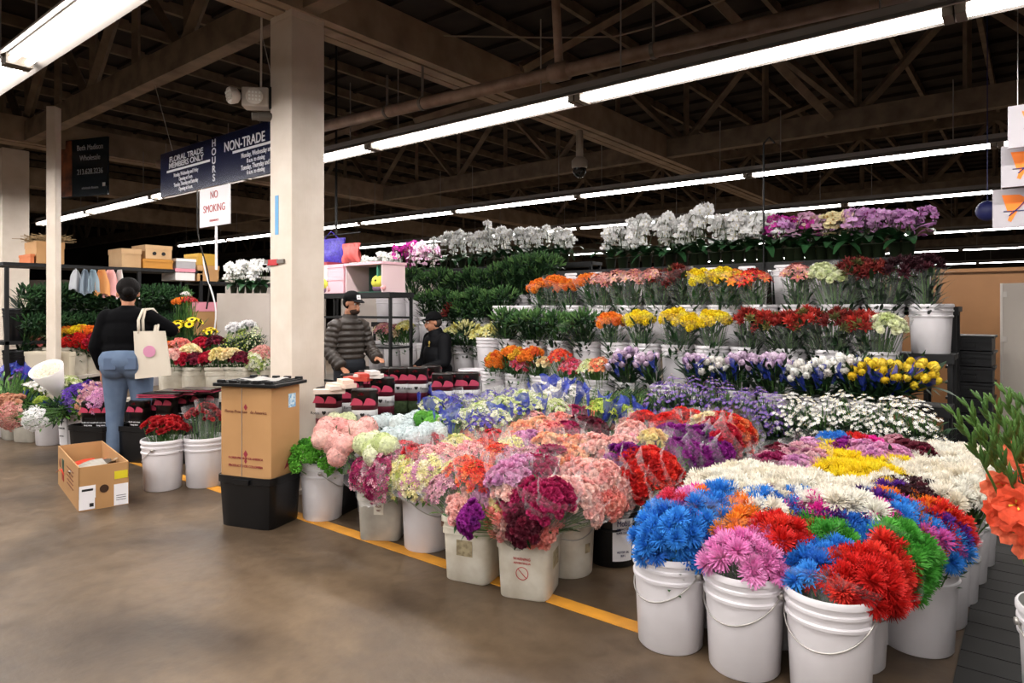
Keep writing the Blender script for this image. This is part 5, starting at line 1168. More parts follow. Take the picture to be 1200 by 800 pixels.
# paper cone bouquet leaning on the left buckets
cone0 = at(78, 477, d=6.9); cone1 = at(54, 432, d=6.6)
ax = cone1 - cone0
pc = thing('wrapped_bouquet', 'white paper cone bouquet lying tilted on the far left buckets', 'flower bouquet', cone0); pc.rotation_mode = 'QUATERNION'; pc.rotation_quaternion = ax.to_track_quat('Z', 'Y')
Lc = ax.length
b = MB(); b.lathe([(.012, -.05), (.02, 0), (.07, Lc * .5), (.15, Lc), (.146, Lc), (.065, Lc * .5), (.015, .02)], 22, 0, wob=lambda q, t: .05 * sin(2 * q) * t); b.build('paper_wrap', mat('wrapping_paper', '#dcd5d2', .6), pc, True)
b = MB(); hs = h_small(.02, 1)
for i in range(40):
    a = i * 2.4; q = .12 * math.sqrt(i / 40); b.merge(hs, Matrix.Translation((cos(a) * q, sin(a) * q, Lc - .0 - q * .2)))
o = b.build('blossoms', [WHITEP, CENT, STEM], pc); setslot(o, 0, petal_mat('#ece6cf'))
# black crates and printed packs of the left stall
for i, (px, py, w, h) in enumerate(((116, 516, .42, .33), (163, 522, .42, .33), (205, 500, .4, .36), (238, 500, .4, .36))):
    p = at((116, 171, 204, 236)[i], (471, 469, 461, 458)[i], z=(.53, .55, .62, .63)[i]); crate((p.x, p.y, 0), w, .32, h, 'black crate on the floor, %s of the four under the printed rose packs' % ['leftmost', 'second', 'third', 'rightmost'][i], TH * .6, 'black crates of the left stall')
for i, (px, yt, z, rz) in enumerate(((109, 471, .53, .3), (123, 471, .53, .5), (164, 470, .55, .0), (178, 468, .55, .2), (196, 462, .62, .1), (212, 460, .62, .3), (228, 458, .63, .1), (244, 457, .63, .4))):
    put_pack(1, px, yt, z, TH * .7 + rz * .5, 'black printed rose pack with white lines of writing, %s from left in the left stall' % ORD[i], 'black printed rose packs in the left stall')
for i, (px, py, z) in enumerate(((192, 459, .66), (212, 456, .67), (234, 454, .68))):
    p = at(px, py, z=z); b = MB()
    for k in range(5): b.box((RN.uniform(-.02, .02), RN.uniform(-.02, .02), .008 * k), (.34, .22, .006), k % 2, rz=RN.uniform(-.1, .1))
    o = b.build('flat_sleeve_stack', [RB, RP_], loc=(p.x, p.y, z - .04)); o.rotation_euler.z = TH; tag(o, 'stack of flat black and pink sleeves on the rose packs, %s' % ['behind the woman\'s legs', 'middle stack', 'next to the tall box'][i], 'packaging', 'flat sleeve stacks')

# tables and flowers behind the woman
TBLM = mat('pale_table', '#b8aea2', .6)
def table(px, d, w, dep, h, label):
    p = at(px, 362, d=d); t_ = thing('market_table', label, 'table', (p.x, p.y, 0), TH)
    b = MB(); b.box((0, 0, h - .02), (w, dep, .04)); bevel(b.build('table_top', TBLM, t_))
    for x in (-1, 1):
        for y in (-1, 1): b = MB(); b.box((x * (w / 2 - .04), y * (dep / 2 - .04), (h - .04) / 2), (.045, .045, h - .04)); b.build('leg', BLKM, t_)
    b = MB(); b.box((0, -dep / 2 + .02, h * .5), (w - .1, .012, h * .8)); b.build('skirt', BLKM, t_)
    return t_
table(255, 7.75, 1.7, .9, .42, 'low market table behind the woman holding white troughs of roses')
table(68, 8.35, 1.05, .8, .6, 'low table beyond the thin post holding crates of orange and red flowers')
def stall(tier, spots, items, rowph, gname, d0):
    C = [(at(px, 362, d=d).x, at(px, 362, d=d).y, z, t, 0, {}) for px, d, z, t in spots]
    I = [(at(px, py, d=d), k, pal, o) for px, py, d, k, pal, o in items]
    plant(tier, C, I, lambda r: rowph, handles=False, gname=gname)
stall('ST', [(204, 7.5, .42, 'square'), (229, 7.5, .42, 'square'), (256, 7.5, .42, 'square'), (282, 7.5, .42, 'square'), (302, 7.6, .42, 'square'), (204, 7.95, .42, 'square'), (232, 7.95, .42, 'square'), (260, 7.95, .42, 'square'), (290, 7.95, .42, 'square')],
  [(203, 414, 7.4, 'carns', 'pink', {}), (216, 418, 7.4, 'rose', 'crim', {}), (230, 418, 7.4, 'rose', 'maroon', {}), (243, 416, 7.4, 'rose', 'crim', {}), (222, 408, 7.5, 'rose', 'cream', {}), (256, 413, 7.4, 'rose', 'creamy', {}), (268, 413, 7.4, 'rose', 'cream', {}), (281, 417, 7.4, 'rose', 'maroon', {}), (300, 420, 7.4, 'spray', 'gw', {}), (308, 410, 7.5, 'spray', 'dpink', {}),
   (196, 404, 7.9, 'clus', 'orange', dict(s=.8)), (212, 402, 7.9, 'carns', 'coral', {}), (238, 400, 7.9, 'rose', 'crim', {}), (252, 398, 7.9, 'rose', 'maroon', {}), (268, 396, 7.9, 'aster', 'lime', dict(s=.7)), (284, 392, 7.9, 'aster', 'lime', dict(s=.8)), (300, 390, 7.9, 'aster', 'limew', dict(s=.8)), (276, 384, 8.1, 'mum', 'purew', dict(s=.9)), (290, 380, 8.1, 'mum', 'purew', dict(s=.8))], 'rose troughs on the low table', 'white troughs on the low table', 0)
stall('SU', [(200, 8.5, .42, 'round'), (224, 8.5, .42, 'round'), (246, 8.5, .42, 'round'), (180, 8.6, .42, 'round')],
  [(197, 384, 8.4, 'sun', 'yellow', {}), (208, 380, 8.4, 'sun', 'yellow', {}), (226, 376, 8.4, 'sun', 'yellow', {}), (246, 386, 8.4, 'sun', 'yellow', dict(s=.8)), (213, 352, 8.6, 'clus', 'oy', dict(s=.8)), (222, 350, 8.6, 'spray', 'spred', dict(s=.8)), (218, 342, 8.7, 'spray', 'purew', dict(s=.5)), (182, 392, 8.5, 'lilyb', 'bud', {})], 'buckets of sunflowers behind the low table', 'sunflower buckets', 0)
stall('SC', [(44, 8.2, .6, 'square'), (66, 8.2, .6, 'square'), (88, 8.2, .6, 'square'), (108, 8.4, .6, 'square')],
  [(42, 398, 8.1, 'carns', 'coral', {}), (52, 394, 8.2, 'carns', 'limew', {}), (66, 392, 8.2, 'carns', 'limew', {}), (80, 388, 8.2, 'clus', 'oy', {}), (94, 386, 8.2, 'clus', 'yellow', {}), (86, 398, 8.1, 'clus', 'red', {}), (100, 396, 8.1, 'clus', 'red', {}), (106, 388, 8.2, 'clus', 'orange', {}), (112, 400, 8.1, 'rose', 'crim', {})], 'crates beyond the thin post', 'crates of orange and red flowers', 0)
CRT = mat('cream_crate', '#cfc4ae', .6)
for i, (px, d, w) in enumerate(((50, 7.85, .38), (74, 7.75, .24))):
    p = at(px, 362, d=d); crate((p.x, p.y, .6), w, .12, .3, ['large cream crate front beside the thin post', 'small cream crate front right of the thin post'][i], TH, 'cream crates at the thin post', CRT)
# steel shelving with foliage and boxes
su = thing('storage_shelving', 'dark storage shelving full of greenery with cardboard boxes on top', 'shelving', (-9.75, 4.2, 0))
for z in (.5, 1.0): b = MB(); b.box((0, .4, z), (.6, 4.4, .04)); b.build('shelf_board', BLKM, su)
b = MB(); b.box((0, -.62, 1.93), (.6, 2.36, .04)); b.build('shelf_board', BLKM, su)
b = MB(); b.box((0, 1.58, 1.78), (.6, 2.04, .04)); b.build('shelf_board', BLKM, su)
for y in (-1.76, -.3, .54, 2.56):
    for x in (-.28, .28): b = MB(); b.box((x, y, .95 if y < .6 else .885), (.04, .04, 1.9 if y < .6 else 1.77)); b.build('upright', BLKM, su)
def onX(px, py, X):
    l = (px - 600) / F; d = X / (FW.x + RT.x * l); return at(px, py, d=d), d
C = []; I = []
for lvl, zb in enumerate((.52, 1.02)):
    for k in range(11): C.append((-9.65, 2.6 + .37 * k, zb, 'black', lvl, {}))
for py, lv in ((376, 0), (345, 1)):
    for px in range(38, 216, 12):
        p, d = onX(px, py, -9.5); fkind = 'lilyb'
        I.append((p, fkind, 'dkgreen', dict(s=1.05)))
CI = [(c, [i for i in I]) for c in C]
for lvl, py in ((0, 376), (1, 345)):
    plant('SG%d' % lvl, [c for c in C if c[4] == lvl], [i for i in I if abs(i[0].z - onX(100, py, -9.5)[0].z) < .12], lambda r: ['lower', 'upper'][lvl] + ' shelf of dark greenery', handles=False, gname='black buckets of greenery')
def topbox(nm, label, px0, px1, z0, z1, m, X=-9.45, dep=.42, lid=None, grp='boxes on top of the shelving'):
    a, d = onX(px0, 310, X); c, d2 = onX(px1, 310, X); h = z1 - z0; w = abs(c.y - a.y) - .012
    o = thing(nm, label, 'box', (X - dep / 2, (a.y + c.y) / 2, z0), 0, grp)
    b = MB(); b.box((0, 0, h / 2), (dep, w, h)); bevel(b.build('carton', m, o), .005)
    b = MB(); b.box((.0, 0, h * .86), (dep + .012, w + .008, h * .28)); b.build('box_lid', lid or m, o); return o, h, w, dep
CARD2 = mat('pale_cardboard', '#c3a078', .7, noise=.2, nscale=3, hex2='#b08c62')
o, h, w, dp = topbox('flower_box', 'brown flower box heaped with dry straw, leftmost on the shelving', 42, 76, 1.952, 2.22, CARD)
b = MB(); b.box((dp / 2 + .008, .0, h * .6), (.004, .06, .035)); b.build('hand_hole', PLK, o)
b = MB(); rr = random.Random(5)
for i in range(300):
    p = Vector((rr.uniform(-.2, .22), rr.uniform(-w * .5, w * .6), rr.uniform(0, .07))); q = p + Vector((rr.uniform(-.12, .12), rr.uniform(-.14, .16), rr.uniform(-.02, .05))); b.tube([p, q], .004, 3, 0, False)
so = b.build('straw', mat('dry_straw', '#8c7350', .9), loc=Vector(o.location) + Vector((0, 0, h))); so['kind'] = 'stuff'; tag(so, 'dry straw heaped on the leftmost flower box', 'straw')
topbox('flower_box', 'small orange box at the far left end of the shelving', 35, 41, 1.952, 2.06, mat('orange_box', '#c06a3a', .6))
topbox('flower_box', 'long pale brown box left of the orange carton', 142, 166, 1.952, 2.20, CARD2)
topbox('flower_box', 'orange yellow printed carton on the shelving', 167, 203, 1.952, 2.08, mat('orange_carton', '#b97e2e', .6))
o, h, w, dp = topbox('flower_box', 'cardboard flower box with two dark holes on the orange carton', 170, 202, 2.082, 2.27, CARD2)
for y in (-.06, .06): b = MB(); b.tube([(dp / 2, y, h * .4), (dp / 2 + .01, y, h * .4)], .025, 12); b.build('hand_hole', PLK, o)
topbox('flower_box', 'white carton with a pink lid under the grey one', 205, 229, 1.802, 1.97, PK3, lid=mat('pink_stripe', '#d58a98', .6))
topbox('flower_box', 'grey and white carton on the pink-lidded one', 206, 230, 1.972, 2.11, mat('grey_carton', '#9d9a9b', .6), lid=PK3)
topbox('flower_box', 'plain brown carton under the yellow one', 231, 257, 1.802, 2.03, CARD)
topbox('flower_box', 'yellow carton topmost above the brown one', 232, 255, 2.032, 2.2, mat('yellow_carton', '#b98f33', .6))
topbox('flower_box', 'brown carton with pink lid behind the sunflowers', 225, 256, 1.022, 1.5, CARD, X=-9.42, dep=.35, grp='cartons behind the sunflowers', lid=mat('pink_stripe', '#d58a98', .6))
# second, lower black shelf on the right
p0_, d0_ = onX(190, 352, -9.3); p1_, d1_ = onX(262, 356, -9.3)
for i, (px, c, w_) in enumerate(((88, '#b9bdc4', 7), (98, '#8c9aa8', 7), (107, '#9fb3bf', 7), (118, '#dd9a5c', 9), (129, '#e0a3a0', 10), (140, '#c9c4bf', 5))):
    p, d = onX(px, 340, -9.35); zt_ = at(px, 316, d=d).z; p.z -= (.0, .05, .02, .06, .08, .0)[i]; w = w_ / F * d * 1.6; hh = zt_ - p.z
    b = MB(); b.grid(lambda q, t: (.03 * sin(6 * q + i), (q - .5) * w * (1.15 - .85 * t ** 2.5 + .05 * sin(11 * t + i)), hh * t + .02 * sin(8 * q + i) * (1 - t)), 10, 8); b.grid(lambda q, t: (.05 + .03 * sin(6 * q + i), (q - .5) * w * (1.15 - .85 * t ** 2.5 + .05 * sin(11 * t + i)), hh * t + .02 * sin(8 * q + i) * (1 - t)), 10, 8)
    b.tube([(.02, 0, hh), (.02, 0, 1.9 - p.z)], .008, 6)
    tag(b.build('hanging_bag', mat('bag_%d' % i, c, .5), smooth=True, loc=p), ['pale grey', 'slate grey', 'blue grey', 'orange', 'pink', 'off white'][i] + ' plastic bag hanging under the shelving behind the woman', 'bag', 'plastic bags hanging behind the woman')
b = MB(); b.tube([(-9.33, 2.9, 2.02 - .05), (-9.33, 4.0, 2.02 - .05)], .01, 6)
pn = at(120, 326, d=8.6)
# white panels with orchids on the right of the stall
pl0 = at(272, 400, d=11.4); pn_ = thing('partition', 'pale partition behind the left stall with small papers pinned on it', 'partition', (pl0.x + .5, pl0.y + .35, 0), TH)
zt_ = at(285, 324, d=11.4).z; b = MB(); b.box((.15, 0, zt_ / 2), (1.7, .05, zt_)); b.build('panel', WPAN, pn_)
b = MB(); b.box((.3, -.03, zt_ - .18), (.16, .01, .2)); b.build('pinned_paper', mat('tan_paper', '#8d7a60', .7), pn_)
b = MB(); b.box((-.1, -.12, zt_ - .3), (.14, .2, .02)); b.box((-.32, -.04, zt_ - .2), (.02, .03, .4)); b.box((-.15, -.04, zt_ - .12), (.12, .02, .2)); b.build('wire_bracket', BLKM, pn_)
os_ = thing('orchid_cabinet', 'pale cabinet carrying white orchids left of the pillar', 'display stand', (at(292, 345, d=9.0).x, at(292, 345, d=9.0).y, 0), TH)
zs = at(292, 344, d=9).z; b = MB(); b.box((0, 0, zs / 2), (.7, .4, zs)); bevel(b.build('cabinet', WPAN, os_)); 
for i, px in enumerate((274, 283, 292, 301, 309)):
    p = at(px, 344, d=8.95); p.z = zs; orchid(p, OP['w'][1], 'white', 'white moth orchid on the pale shelf left of the pillar, %s from left' % ORD[i], 'white orchids on the pale shelf', .8, 4, top=.42)
# thin white post and cables
b = MB(); b.box((0, 0, 1.85), (.1, .1, 3.7)); p = at(63, 362, d=7.6); b.tube([(.06, -.06, 0), (.06, -.06, 3.4)], .012, 8)
struct(b.build('trim_60', POSTM, loc=(p.x, p.y, 0))); bpy.data.objects['trim_60'].rotation_euler.z = TH
for i, (a_, c_2) in enumerate((((242, 362), (236, 262)), ((250, 392), (243, 300)))):
    pts = [at(a_[0] + (c_2[0] - a_[0]) * t + 5 * sin(5 * t), a_[1] + (c_2[1] - a_[1]) * t, d=8.8) for t in [k / 10 for k in range(11)]]
    if i == 0: pts.append(Vector((pts[-1].x, pts[-1].y, 3.7)))
    b = MB(); b.tube(pts, .01, 6); tag(b.build('cable', CABM if i == 0 else SWH), ['black cable hanging from the beam above the sunflowers', 'pale cable hanging beside the black one'][i], 'cable')
# far stalls beyond, seen as pale boxes and shelves
for i, (px, py, d, w, h, c, lb) in enumerate(((455, 330, 11.5, 1.5, 1.9, '#b7aca4', 'pale cabinet far behind the black rack'), (14, 380, 14, 3.0, 2.0, '#40372f', 'dark cupboard beyond the left pillar'))):
    p = at(px, 362, d=d); o = thing('cabinet', lb, 'cabinet', (p.x, p.y, 0), TH); b = MB(); b.box((0, 0, h / 2), (w, .5, h)); bevel(b.build('body', mat('cab_%d' % i, c, .6), o))
    for s_ in (-1, 1): b = MB(); b.box((s_ * w / 4, -.256, h / 2), (w / 2 - .02, .012, h - .08)); b.build('door', mat('cab_%d' % i, c), o)

# ------------------------------------------------------------------ people
SKIN = mat('skin', '#b98367', .55, noise=.2, nscale=9, hex2='#ad7659'); HAIR = mat('dark_hair', '#0d0908', .7, spec=.12, bump=.5, bscale=80)
def blob(b, name, m, parent, vox=.009, sm=6):
    o = b.build(name, m, parent, True)
    r = o.modifiers.new('surface', 'REMESH'); r.mode = 'VOXEL'; r.voxel_size = vox; r.use_smooth_shade = True
    s = o.modifiers.new('smooth', 'SMOOTH'); s.factor = .5; s.iterations = sm; return o
def seg(b, a, c, ra, rc, n=12):
    a, c = Vector(a), Vector(c); b.tube([a.lerp(c, t) for t in (0, .25, .5, .75, 1)], [ra + (rc - ra) * t for t in (0, .25, .5, .75, 1)], n); b.ball(a, ra, 0, n); b.ball(c, rc, 0, n)
def hand(b, w, d, up, side, s=1.0, curl=.5):
    """w wrist, d direction of the fingers, up back of the hand, side towards the thumb"""
    w, d, up, side = Vector(w), Vector(d).normalized(), Vector(up).normalized(), Vector(side).normalized()
    c = w + d * .045 * s
    for k in range(4): seg(b, w + side * (.012 - .008 * k) * s, w + d * .088 * s + side * (.026 - .018 * k) * s, .014 * s, .011 * s, 8)
    for k, L in enumerate((.068, .076, .071, .056)):
        p = w + d * .088 * s + side * (.027 - .018 * k) * s; e = 0
        for j in range(3):
            e += curl * (.3 + .25 * j); q = p + (d * cos(e) - up * sin(e)) * L * s * (.42, .33, .25)[j]; seg(b, p, q, .0088 * s, .0078 * s, 7); p = q
    p = w + d * .025 * s + side * .022 * s; q = p + (d * .6 + side * .8 - up * .2).normalized() * .04 * s; seg(b, p, q, .0115 * s, .010 * s, 8); seg(b, q, q + (d * .9 + side * .25 - up * .3).normalized() * .032 * s, .010 * s, .008 * s, 8)
def head(b, c, f, s=1.0, nose=True):
    """c centre, f facing unit vector"""
    c, f = Vector(c), Vector(f).normalized(); u = Vector((0, 0, 1)); r = f.cross(u).normalized(); P = lambda x, y, z: c + r * x * s + f * y * s + u * z * s
    b.ball(P(0, -.01, .025), .092 * s, 0, 20, (.88, .98, 1.02)); b.ball(P(0, .022, -.04), .066 * s, 0, 16, (.92, .95, 1.15)); b.ball(P(0, .045, -.085), .03 * s, 0, 12, (1.1, .9, .7))
    b.tube([P(0, .088, .012), P(0, .108, -.03)], [.009 * s, .015 * s], 8); b.ball(P(0, .104, -.03), .014 * s, 0, 8)
    for e in (-1, 1): b.ball(P(e * .082, -.005, -.01), .022 * s, 0, 10, (.5, .8, 1.3)); b.ball(P(e * .03, .082, .028), .016 * s, 0, 8, (1.4, .6, .5))
    b.tube([P(-.02, .094, -.057), P(.02, .094, -.057)], .008 * s, 8)
    return P
def eyes(P, s, parent):
    for e in (-1, 1):
        b = MB(); b.ball(P(e * .031, .079, .008), .0125 * s, 0, 10); o = b.build('eye', mat('eye_white', '#cfc6be', .3), parent, True); b = MB(); b.ball(P(e * .031, .0875, .008), .006 * s, 0, 8); b.build('iris', mat('dark_iris', '#1c120c', .2), o, True)
    b = MB(); 
    for e in (-1, 1): b.tube([P(e * .014, .093, .03), P(e * .032, .093, .035), P(e * .05, .08, .028)], .004 * s, 6)
    b.build('eyebrows', HAIR, parent)

# woman with the tote bag, seen from behind
wp_ = G0(150, 542, .08); W = thing('person', 'woman seen from behind in a black sweater and blue jeans reaching into the flower stall', 'person', (wp_.x, wp_.y, 0), TH + .18)
b = MB(); Pw = head(b, (-.01, .03, 1.545), (-.35, .93, -.1), 1.05)
seg(b, (0, 0, 1.46), (0, 0, 1.36), .052, .058)
b.ball((0, 0, 1.2), .17, 0, 16, (1.05, .68, 1.1)); b.ball((0, 0, .93), .175, 0, 16, (1.1, .8, .9))
seg(b, (-.17, 0, 1.31), (-.245, -.02, 1.05), .05, .042); seg(b, (-.245, -.02, 1.05), (-.235, .04, .84), .04, .028); hand(b, (-.235, .04, .83), (.02, .12, -1), (-1, 0, 0), (0, 1, -.1))
seg(b, (.17, 0, 1.31), (.32, .12, 1.19), .05, .042); seg(b, (.32, .12, 1.19), (.28, .36, 1.2), .04, .028); hand(b, (.28, .37, 1.2), (-.1, 1, -.1), (0, 0, 1), (-1, 0, 0))
for e in (-1, 1): seg(b, (e * .095, 0, .86), (e * .11, .02, .47), .09, .058); seg(b, (e * .11, .02, .47), (e * .115, -.01, .09), .055, .038); seg(b, (e * .115, -.03, .05), (e * .12, .14, .03), .038, .028)
blob(b, 'body', SKIN, W, .0075, 4)
SW_ = mat('black_knit', '#08080a', .95, spec=.08, bump=.3, bscale=150)
b = MB(); b.tube([(0, 0, 1.435), (0, 0, 1.40)], [.064, .08], 16)
b.ball((0, .0, 1.30), .2, 0, 20, (1.08, .62, .62)); b.ball((0, 0, 1.16), .205, 0, 20, (1.1, .74, 1.0)); b.ball((0, 0, 1.03), .2, 0, 20, (1.1, .8, .55))
seg(b, (-.175, 0, 1.32), (-.262, -.02, 1.05), .082, .066); seg(b, (-.262, -.02, 1.05), (-.24, .04, .87), .063, .045); seg(b, (.175, 0, 1.32), (.33, .12, 1.2), .082, .07); seg(b, (.33, .12, 1.2), (.285, .33, 1.2), .068, .046)
blob(b, 'sweater', SW_, W, .011, 5)
DEN = mat('blue_denim', '#68788f', .85, spec=.15, noise=.3, nscale=6, hex2='#4d5d77', bump=.2, bscale=200)
b = MB(); b.ball((0, -.02, .93), .212, 0, 24, (1.12, .86, .72)); b.ball((0, 0, 1.0), .185, 0, 20, (1.1, .8, .45))
for e in (-1, 1):
    b.ball((e * .085, -.07, .88), .125, 0, 18, (1, .9, 1)); seg(b, (e * .1, 0, .86), (e * .115, .02, .48), .122, .082); seg(b, (e * .115, .02, .48), (e * .118, -.01, .1), .08, .062)
blob(b, 'jeans', DEN, W, .011, 4)
b = MB(); 
for e in (-1, 1): b.box((e * .085, -.185, .91), (.1, .012, .11)); 
bevel(b.build('back_pockets', mat('denim_dark', '#52627c', .8), W), .01)
for e in (-1, 1):
    b = MB(); seg(b, (e * .118, -.05, .05), (e * .123, .15, .04), .05, .042); b.box((e * .12, .05, .012), (.09, .26, .024)); blob(b, 'shoe', mat('dark_shoe', '#22201e', .6), W, .009, 3)
b = MB(); b.ball(Pw(0, -.025, .045), .103, 0, 22, (.95, 1, .98)); b.ball(Pw(0, -.06, -.02), .075, 0, 16, (1, .7, .9)); b.ball(Pw(.0, -.115, .0), .045, 0, 14, (1.1, .9, 1)); blob(b, 'hair', HAIR, W, .008, 3)
b = MB(); b.ball(Pw(.085, .0, -.045), .008, 0, 8); b.ball(Pw(-.085, .0, -.045), .008, 0, 8); b.build('earrings', SWH, W)
# tote bag
tb = at(178, 450, d=wp_.dot(FW) - .18); TB = thing('tote_bag', 'cream canvas tote bag with a pink round print hanging from the woman\'s shoulder', 'bag', (0, 0, 0), 0)
TB.location = W.location; TB.rotation_euler = W.rotation_euler
def tg(q, t, s_):
    x = .215 + (q - .5) * (.30 - .04 * t) + .03 * (1 - t); z = .80 + .40 * t - .03 * (1 - q) * (1 - t)
    return (x + .02, -.15 + s_ * (.012 + .035 * sin(pi * q) * (1 - .6 * t)) + .008 * sin(6 * q + 4 * t), z)
b = MB(); b.grid(lambda q, t: tg(q, t, -1), 14, 14); b.grid(lambda q, t: tg(1 - q, t, 1), 14, 14); b.grid(lambda q, t: (tg(q, 0, -1)[0], tg(q, 0, -1 + 2 * t)[1], tg(q, 0, 0)[2]), 14, 2)
for q in (0, 1): b.grid(lambda u, t: (tg(q, t, 0)[0], tg(q, t, -1 + 2 * u)[1], tg(q, t, 0)[2]), 2, 14)
b.build('bag_body', mat('cream_canvas', '#cfc4b4', .8, bump=.2, bscale=120), TB, True)
b = MB()
for y0, x0 in ((-.17, .15), (-.12, .17)):
    pts = [Vector((x0, y0, 1.18)), Vector((x0 - .01, y0 + .02, 1.3)), Vector((x0 + .0, -.07, 1.395)), Vector((x0 + .03, .03, 1.40)), Vector((x0 + .07, .09, 1.33)), Vector((x0 + .11, -.1, 1.19))]
    b.tube(pts, .013, 6)
b.build('strap', mat('cream_canvas', '#cfc4b4'), TB, True)
b = MB(); b.at(Matrix.Translation((.25, -.206, 1.02)) @ Matrix.Rotation(pi / 2, 4, 'X')); b.lathe([(.001, .002), (.052, .002), (.052, 0)], 24); b.at(Matrix.Identity(4)); b.build('pink_print', mat('pink_print', '#c987a4', .7), TB)

# seller in the brown puffer jacket
CAPM = mat('black_cloth', '#0c0c0e', .9, spec=.15); PUF = mat('puffer_brown', '#3d3530', .42, noise=.3, nscale=8, hex2='#2f2925')
q = at(410, 362, d=7.2); M1 = thing('person', 'bearded man in a dark cap and brown quilted puffer jacket handling the rose packs', 'person', (q.x, q.y, 0), TH + .85)
b = MB(); S1 = .97; f1 = Vector((.1, -.95, -.22)).normalized(); P1 = head(b, (.0, -.05, 1.46), f1, S1)
seg(b, (0, -.0, 1.38), (0, .02, 1.28), .052, .06); b.ball((0, .02, 1.08), .15, 0, 16, (1.05, .68, 1.0)); b.ball((0, .02, .84), .15, 0, 16, (1.05, .75, .8))
seg(b, (.17, .02, 1.21), (.24, -.02, .96), .046, .04); seg(b, (.24, -.02, .96), (.16, -.26, .87), .04, .028); hand(b, (.155, -.27, .872), (-.2, -1, -.1), (0, 0, 1), (-1, .1, 0), .95)
seg(b, (-.17, .02, 1.21), (-.25, .0, .95), .046, .04); seg(b, (-.25, .0, .95), (-.22, -.16, .8), .04, .028); hand(b, (-.22, -.165, .795), (.1, -.7, -.5), (0, -.3, 1), (1, 0, 0), .95)
for e in (-1, 1): seg(b, (e * .09, 0, .78), (e * .1, .0, .44), .08, .055); seg(b, (e * .1, .0, .44), (e * .11, .02, .09), .053, .036); seg(b, (e * .11, .03, .05), (e * .12, -.12, .03), .036, .028)
blob(b, 'body', SKIN, M1, .0075, 3); eyes(P1, S1, M1)
b = MB(); z = .82
while z < 1.28: k = 1 - max(0, z - 1.14) * 1.2; b.ball((0, .02, z), .055, 0, 28, (3.5 * k, 2.55 * k, 1.0)); b.ball((0, .02, z), .05, 0, 24, (3.5 * k, 2.5 * k, 1.2)); z += .062
b.tube([(0, .02, .82), (0, .02, 1.25)], .11, 20); b.ball((0, .02, 1.2), .1, 0, 20, (1.9, 1.15, .75)); b.ball((-.16, .02, 1.215), .082, 0, 16); b.ball((.16, .02, 1.215), .082, 0, 16); b.tube([(0, .0, 1.26), (0, -.005, 1.345)], [.088, .078], 18)
def quilt(b, pts, r):
    for a_, c_3 in zip(pts, pts[1:]):
        a_, c_3 = Vector(a_), Vector(c_3); n_ = max(2, int((c_3 - a_).length / .052)); mt = (c_3 - a_).to_track_quat('Z', 'Y').to_matrix().to_4x4()
        for i in range(n_ + 1): b.at(Matrix.Translation(a_.lerp(c_3, i / n_)) @ mt); b.ball((0, 0, 0), r, 0, 16, (1, 1, .55)); b.at(Matrix.Identity(4))
        b.tube([a_, c_3], r * .8, 14)
quilt(b, [(.185, .02, 1.225), (.255, -.02, .96), (.175, -.235, .875)], .075); quilt(b, [(-.185, .02, 1.225), (-.265, .0, .95), (-.225, -.15, .81)], .075)
blob(b, 'puffer_jacket', PUF, M1, .0085, 2)
DKT = mat('dark_trousers', '#1d2027', .85)
def trousers(p, z0=.8):
    b = MB(); b.ball((0, .02, z0), .19, 0, 18, (1.05, .8, .7))
    for e in (-1, 1): seg(b, (e * .09, 0, z0 - .02), (e * .105, .0, .44), .1, .075); seg(b, (e * .105, .0, .44), (e * .11, .02, .08), .072, .06)
    blob(b, 'trousers', DKT, p, .012, 3)
    for e in (-1, 1): b = MB(); seg(b, (e * .11, .04, .05), (e * .12, -.14, .04), .048, .042); blob(b, 'shoe', mat('dark_shoe', '#22201e', .6), p, .01, 2)
trousers(M1)
def capp(P, s, parent, patch=False):
    b = MB(); b.ball(P(0, -.012, .062), .103 * s, 0, 22, (.93, 1.04, .78)); o = blob(b, 'cap', CAPM, parent, .008, 3)
    b = MB(); vs = []
    for i in range(11):
        a = pi * (i / 10); vs += [P(.082 * cos(a), .055 + .035 * sin(a), .058), P(.075 * cos(a), .075 + .095 * sin(a), .045)]
    b.add(vs, [(2 * i, 2 * i + 1, 2 * i + 3, 2 * i + 2) for i in range(10)]); br = b.build('cap_brim', CAPM, parent); sol = br.modifiers.new('thick', 'SOLIDIFY'); sol.thickness = .005
    return o
capp(P1, S1, M1)
b = MB(); r_ = f1.cross(Vector((0, 0, 1))).normalized(); up_ = r_.cross(f1) * -1
pc_ = P1(0, .094, .088); n_ = (f1 * 1 + Vector((0, 0, .35))).normalized(); uu = n_.cross(r_) 
uu = uu if uu.z > 0 else -uu
b.add([pc_ + r_ * x * .026 + uu * y * .024 + n_ * .006 for x, y in ((-1, -1), (1, -1), (1, 1), (-1, 1))], [(0, 1, 2, 3)]); b.build('cap_patch', SWH, M1)
b = MB(); b.add([pc_ + r_ * x * .012 + uu * y * .01 + n_ * .0075 for x, y in ((-1, -1), (-.6, 1), (0, 0), (.6, 1), (1, -1), (.5, -1), (.4, .2), (0, -.6), (-.4, .2), (-.5, -1))], [tuple(range(10))]); b.build('patch_mark', BKP, M1)
b = MB(); b.ball(P1(0, .038, -.078), .056 * S1, 0, 18, (1.05, .95, .72)); b.ball(P1(0, .08, -.05), .02, 0, 10, (1.6, .6, .35)); blob(b, 'beard', mat('brown_beard', '#3a261b', .9, bump=.6, bscale=120), M1, .007, 2)
b = MB(); b.ball(P1(0, -.03, .01), .094 * S1, 0, 18, (.96, .95, .9)); blob(b, 'hair', HAIR, M1, .008, 2)

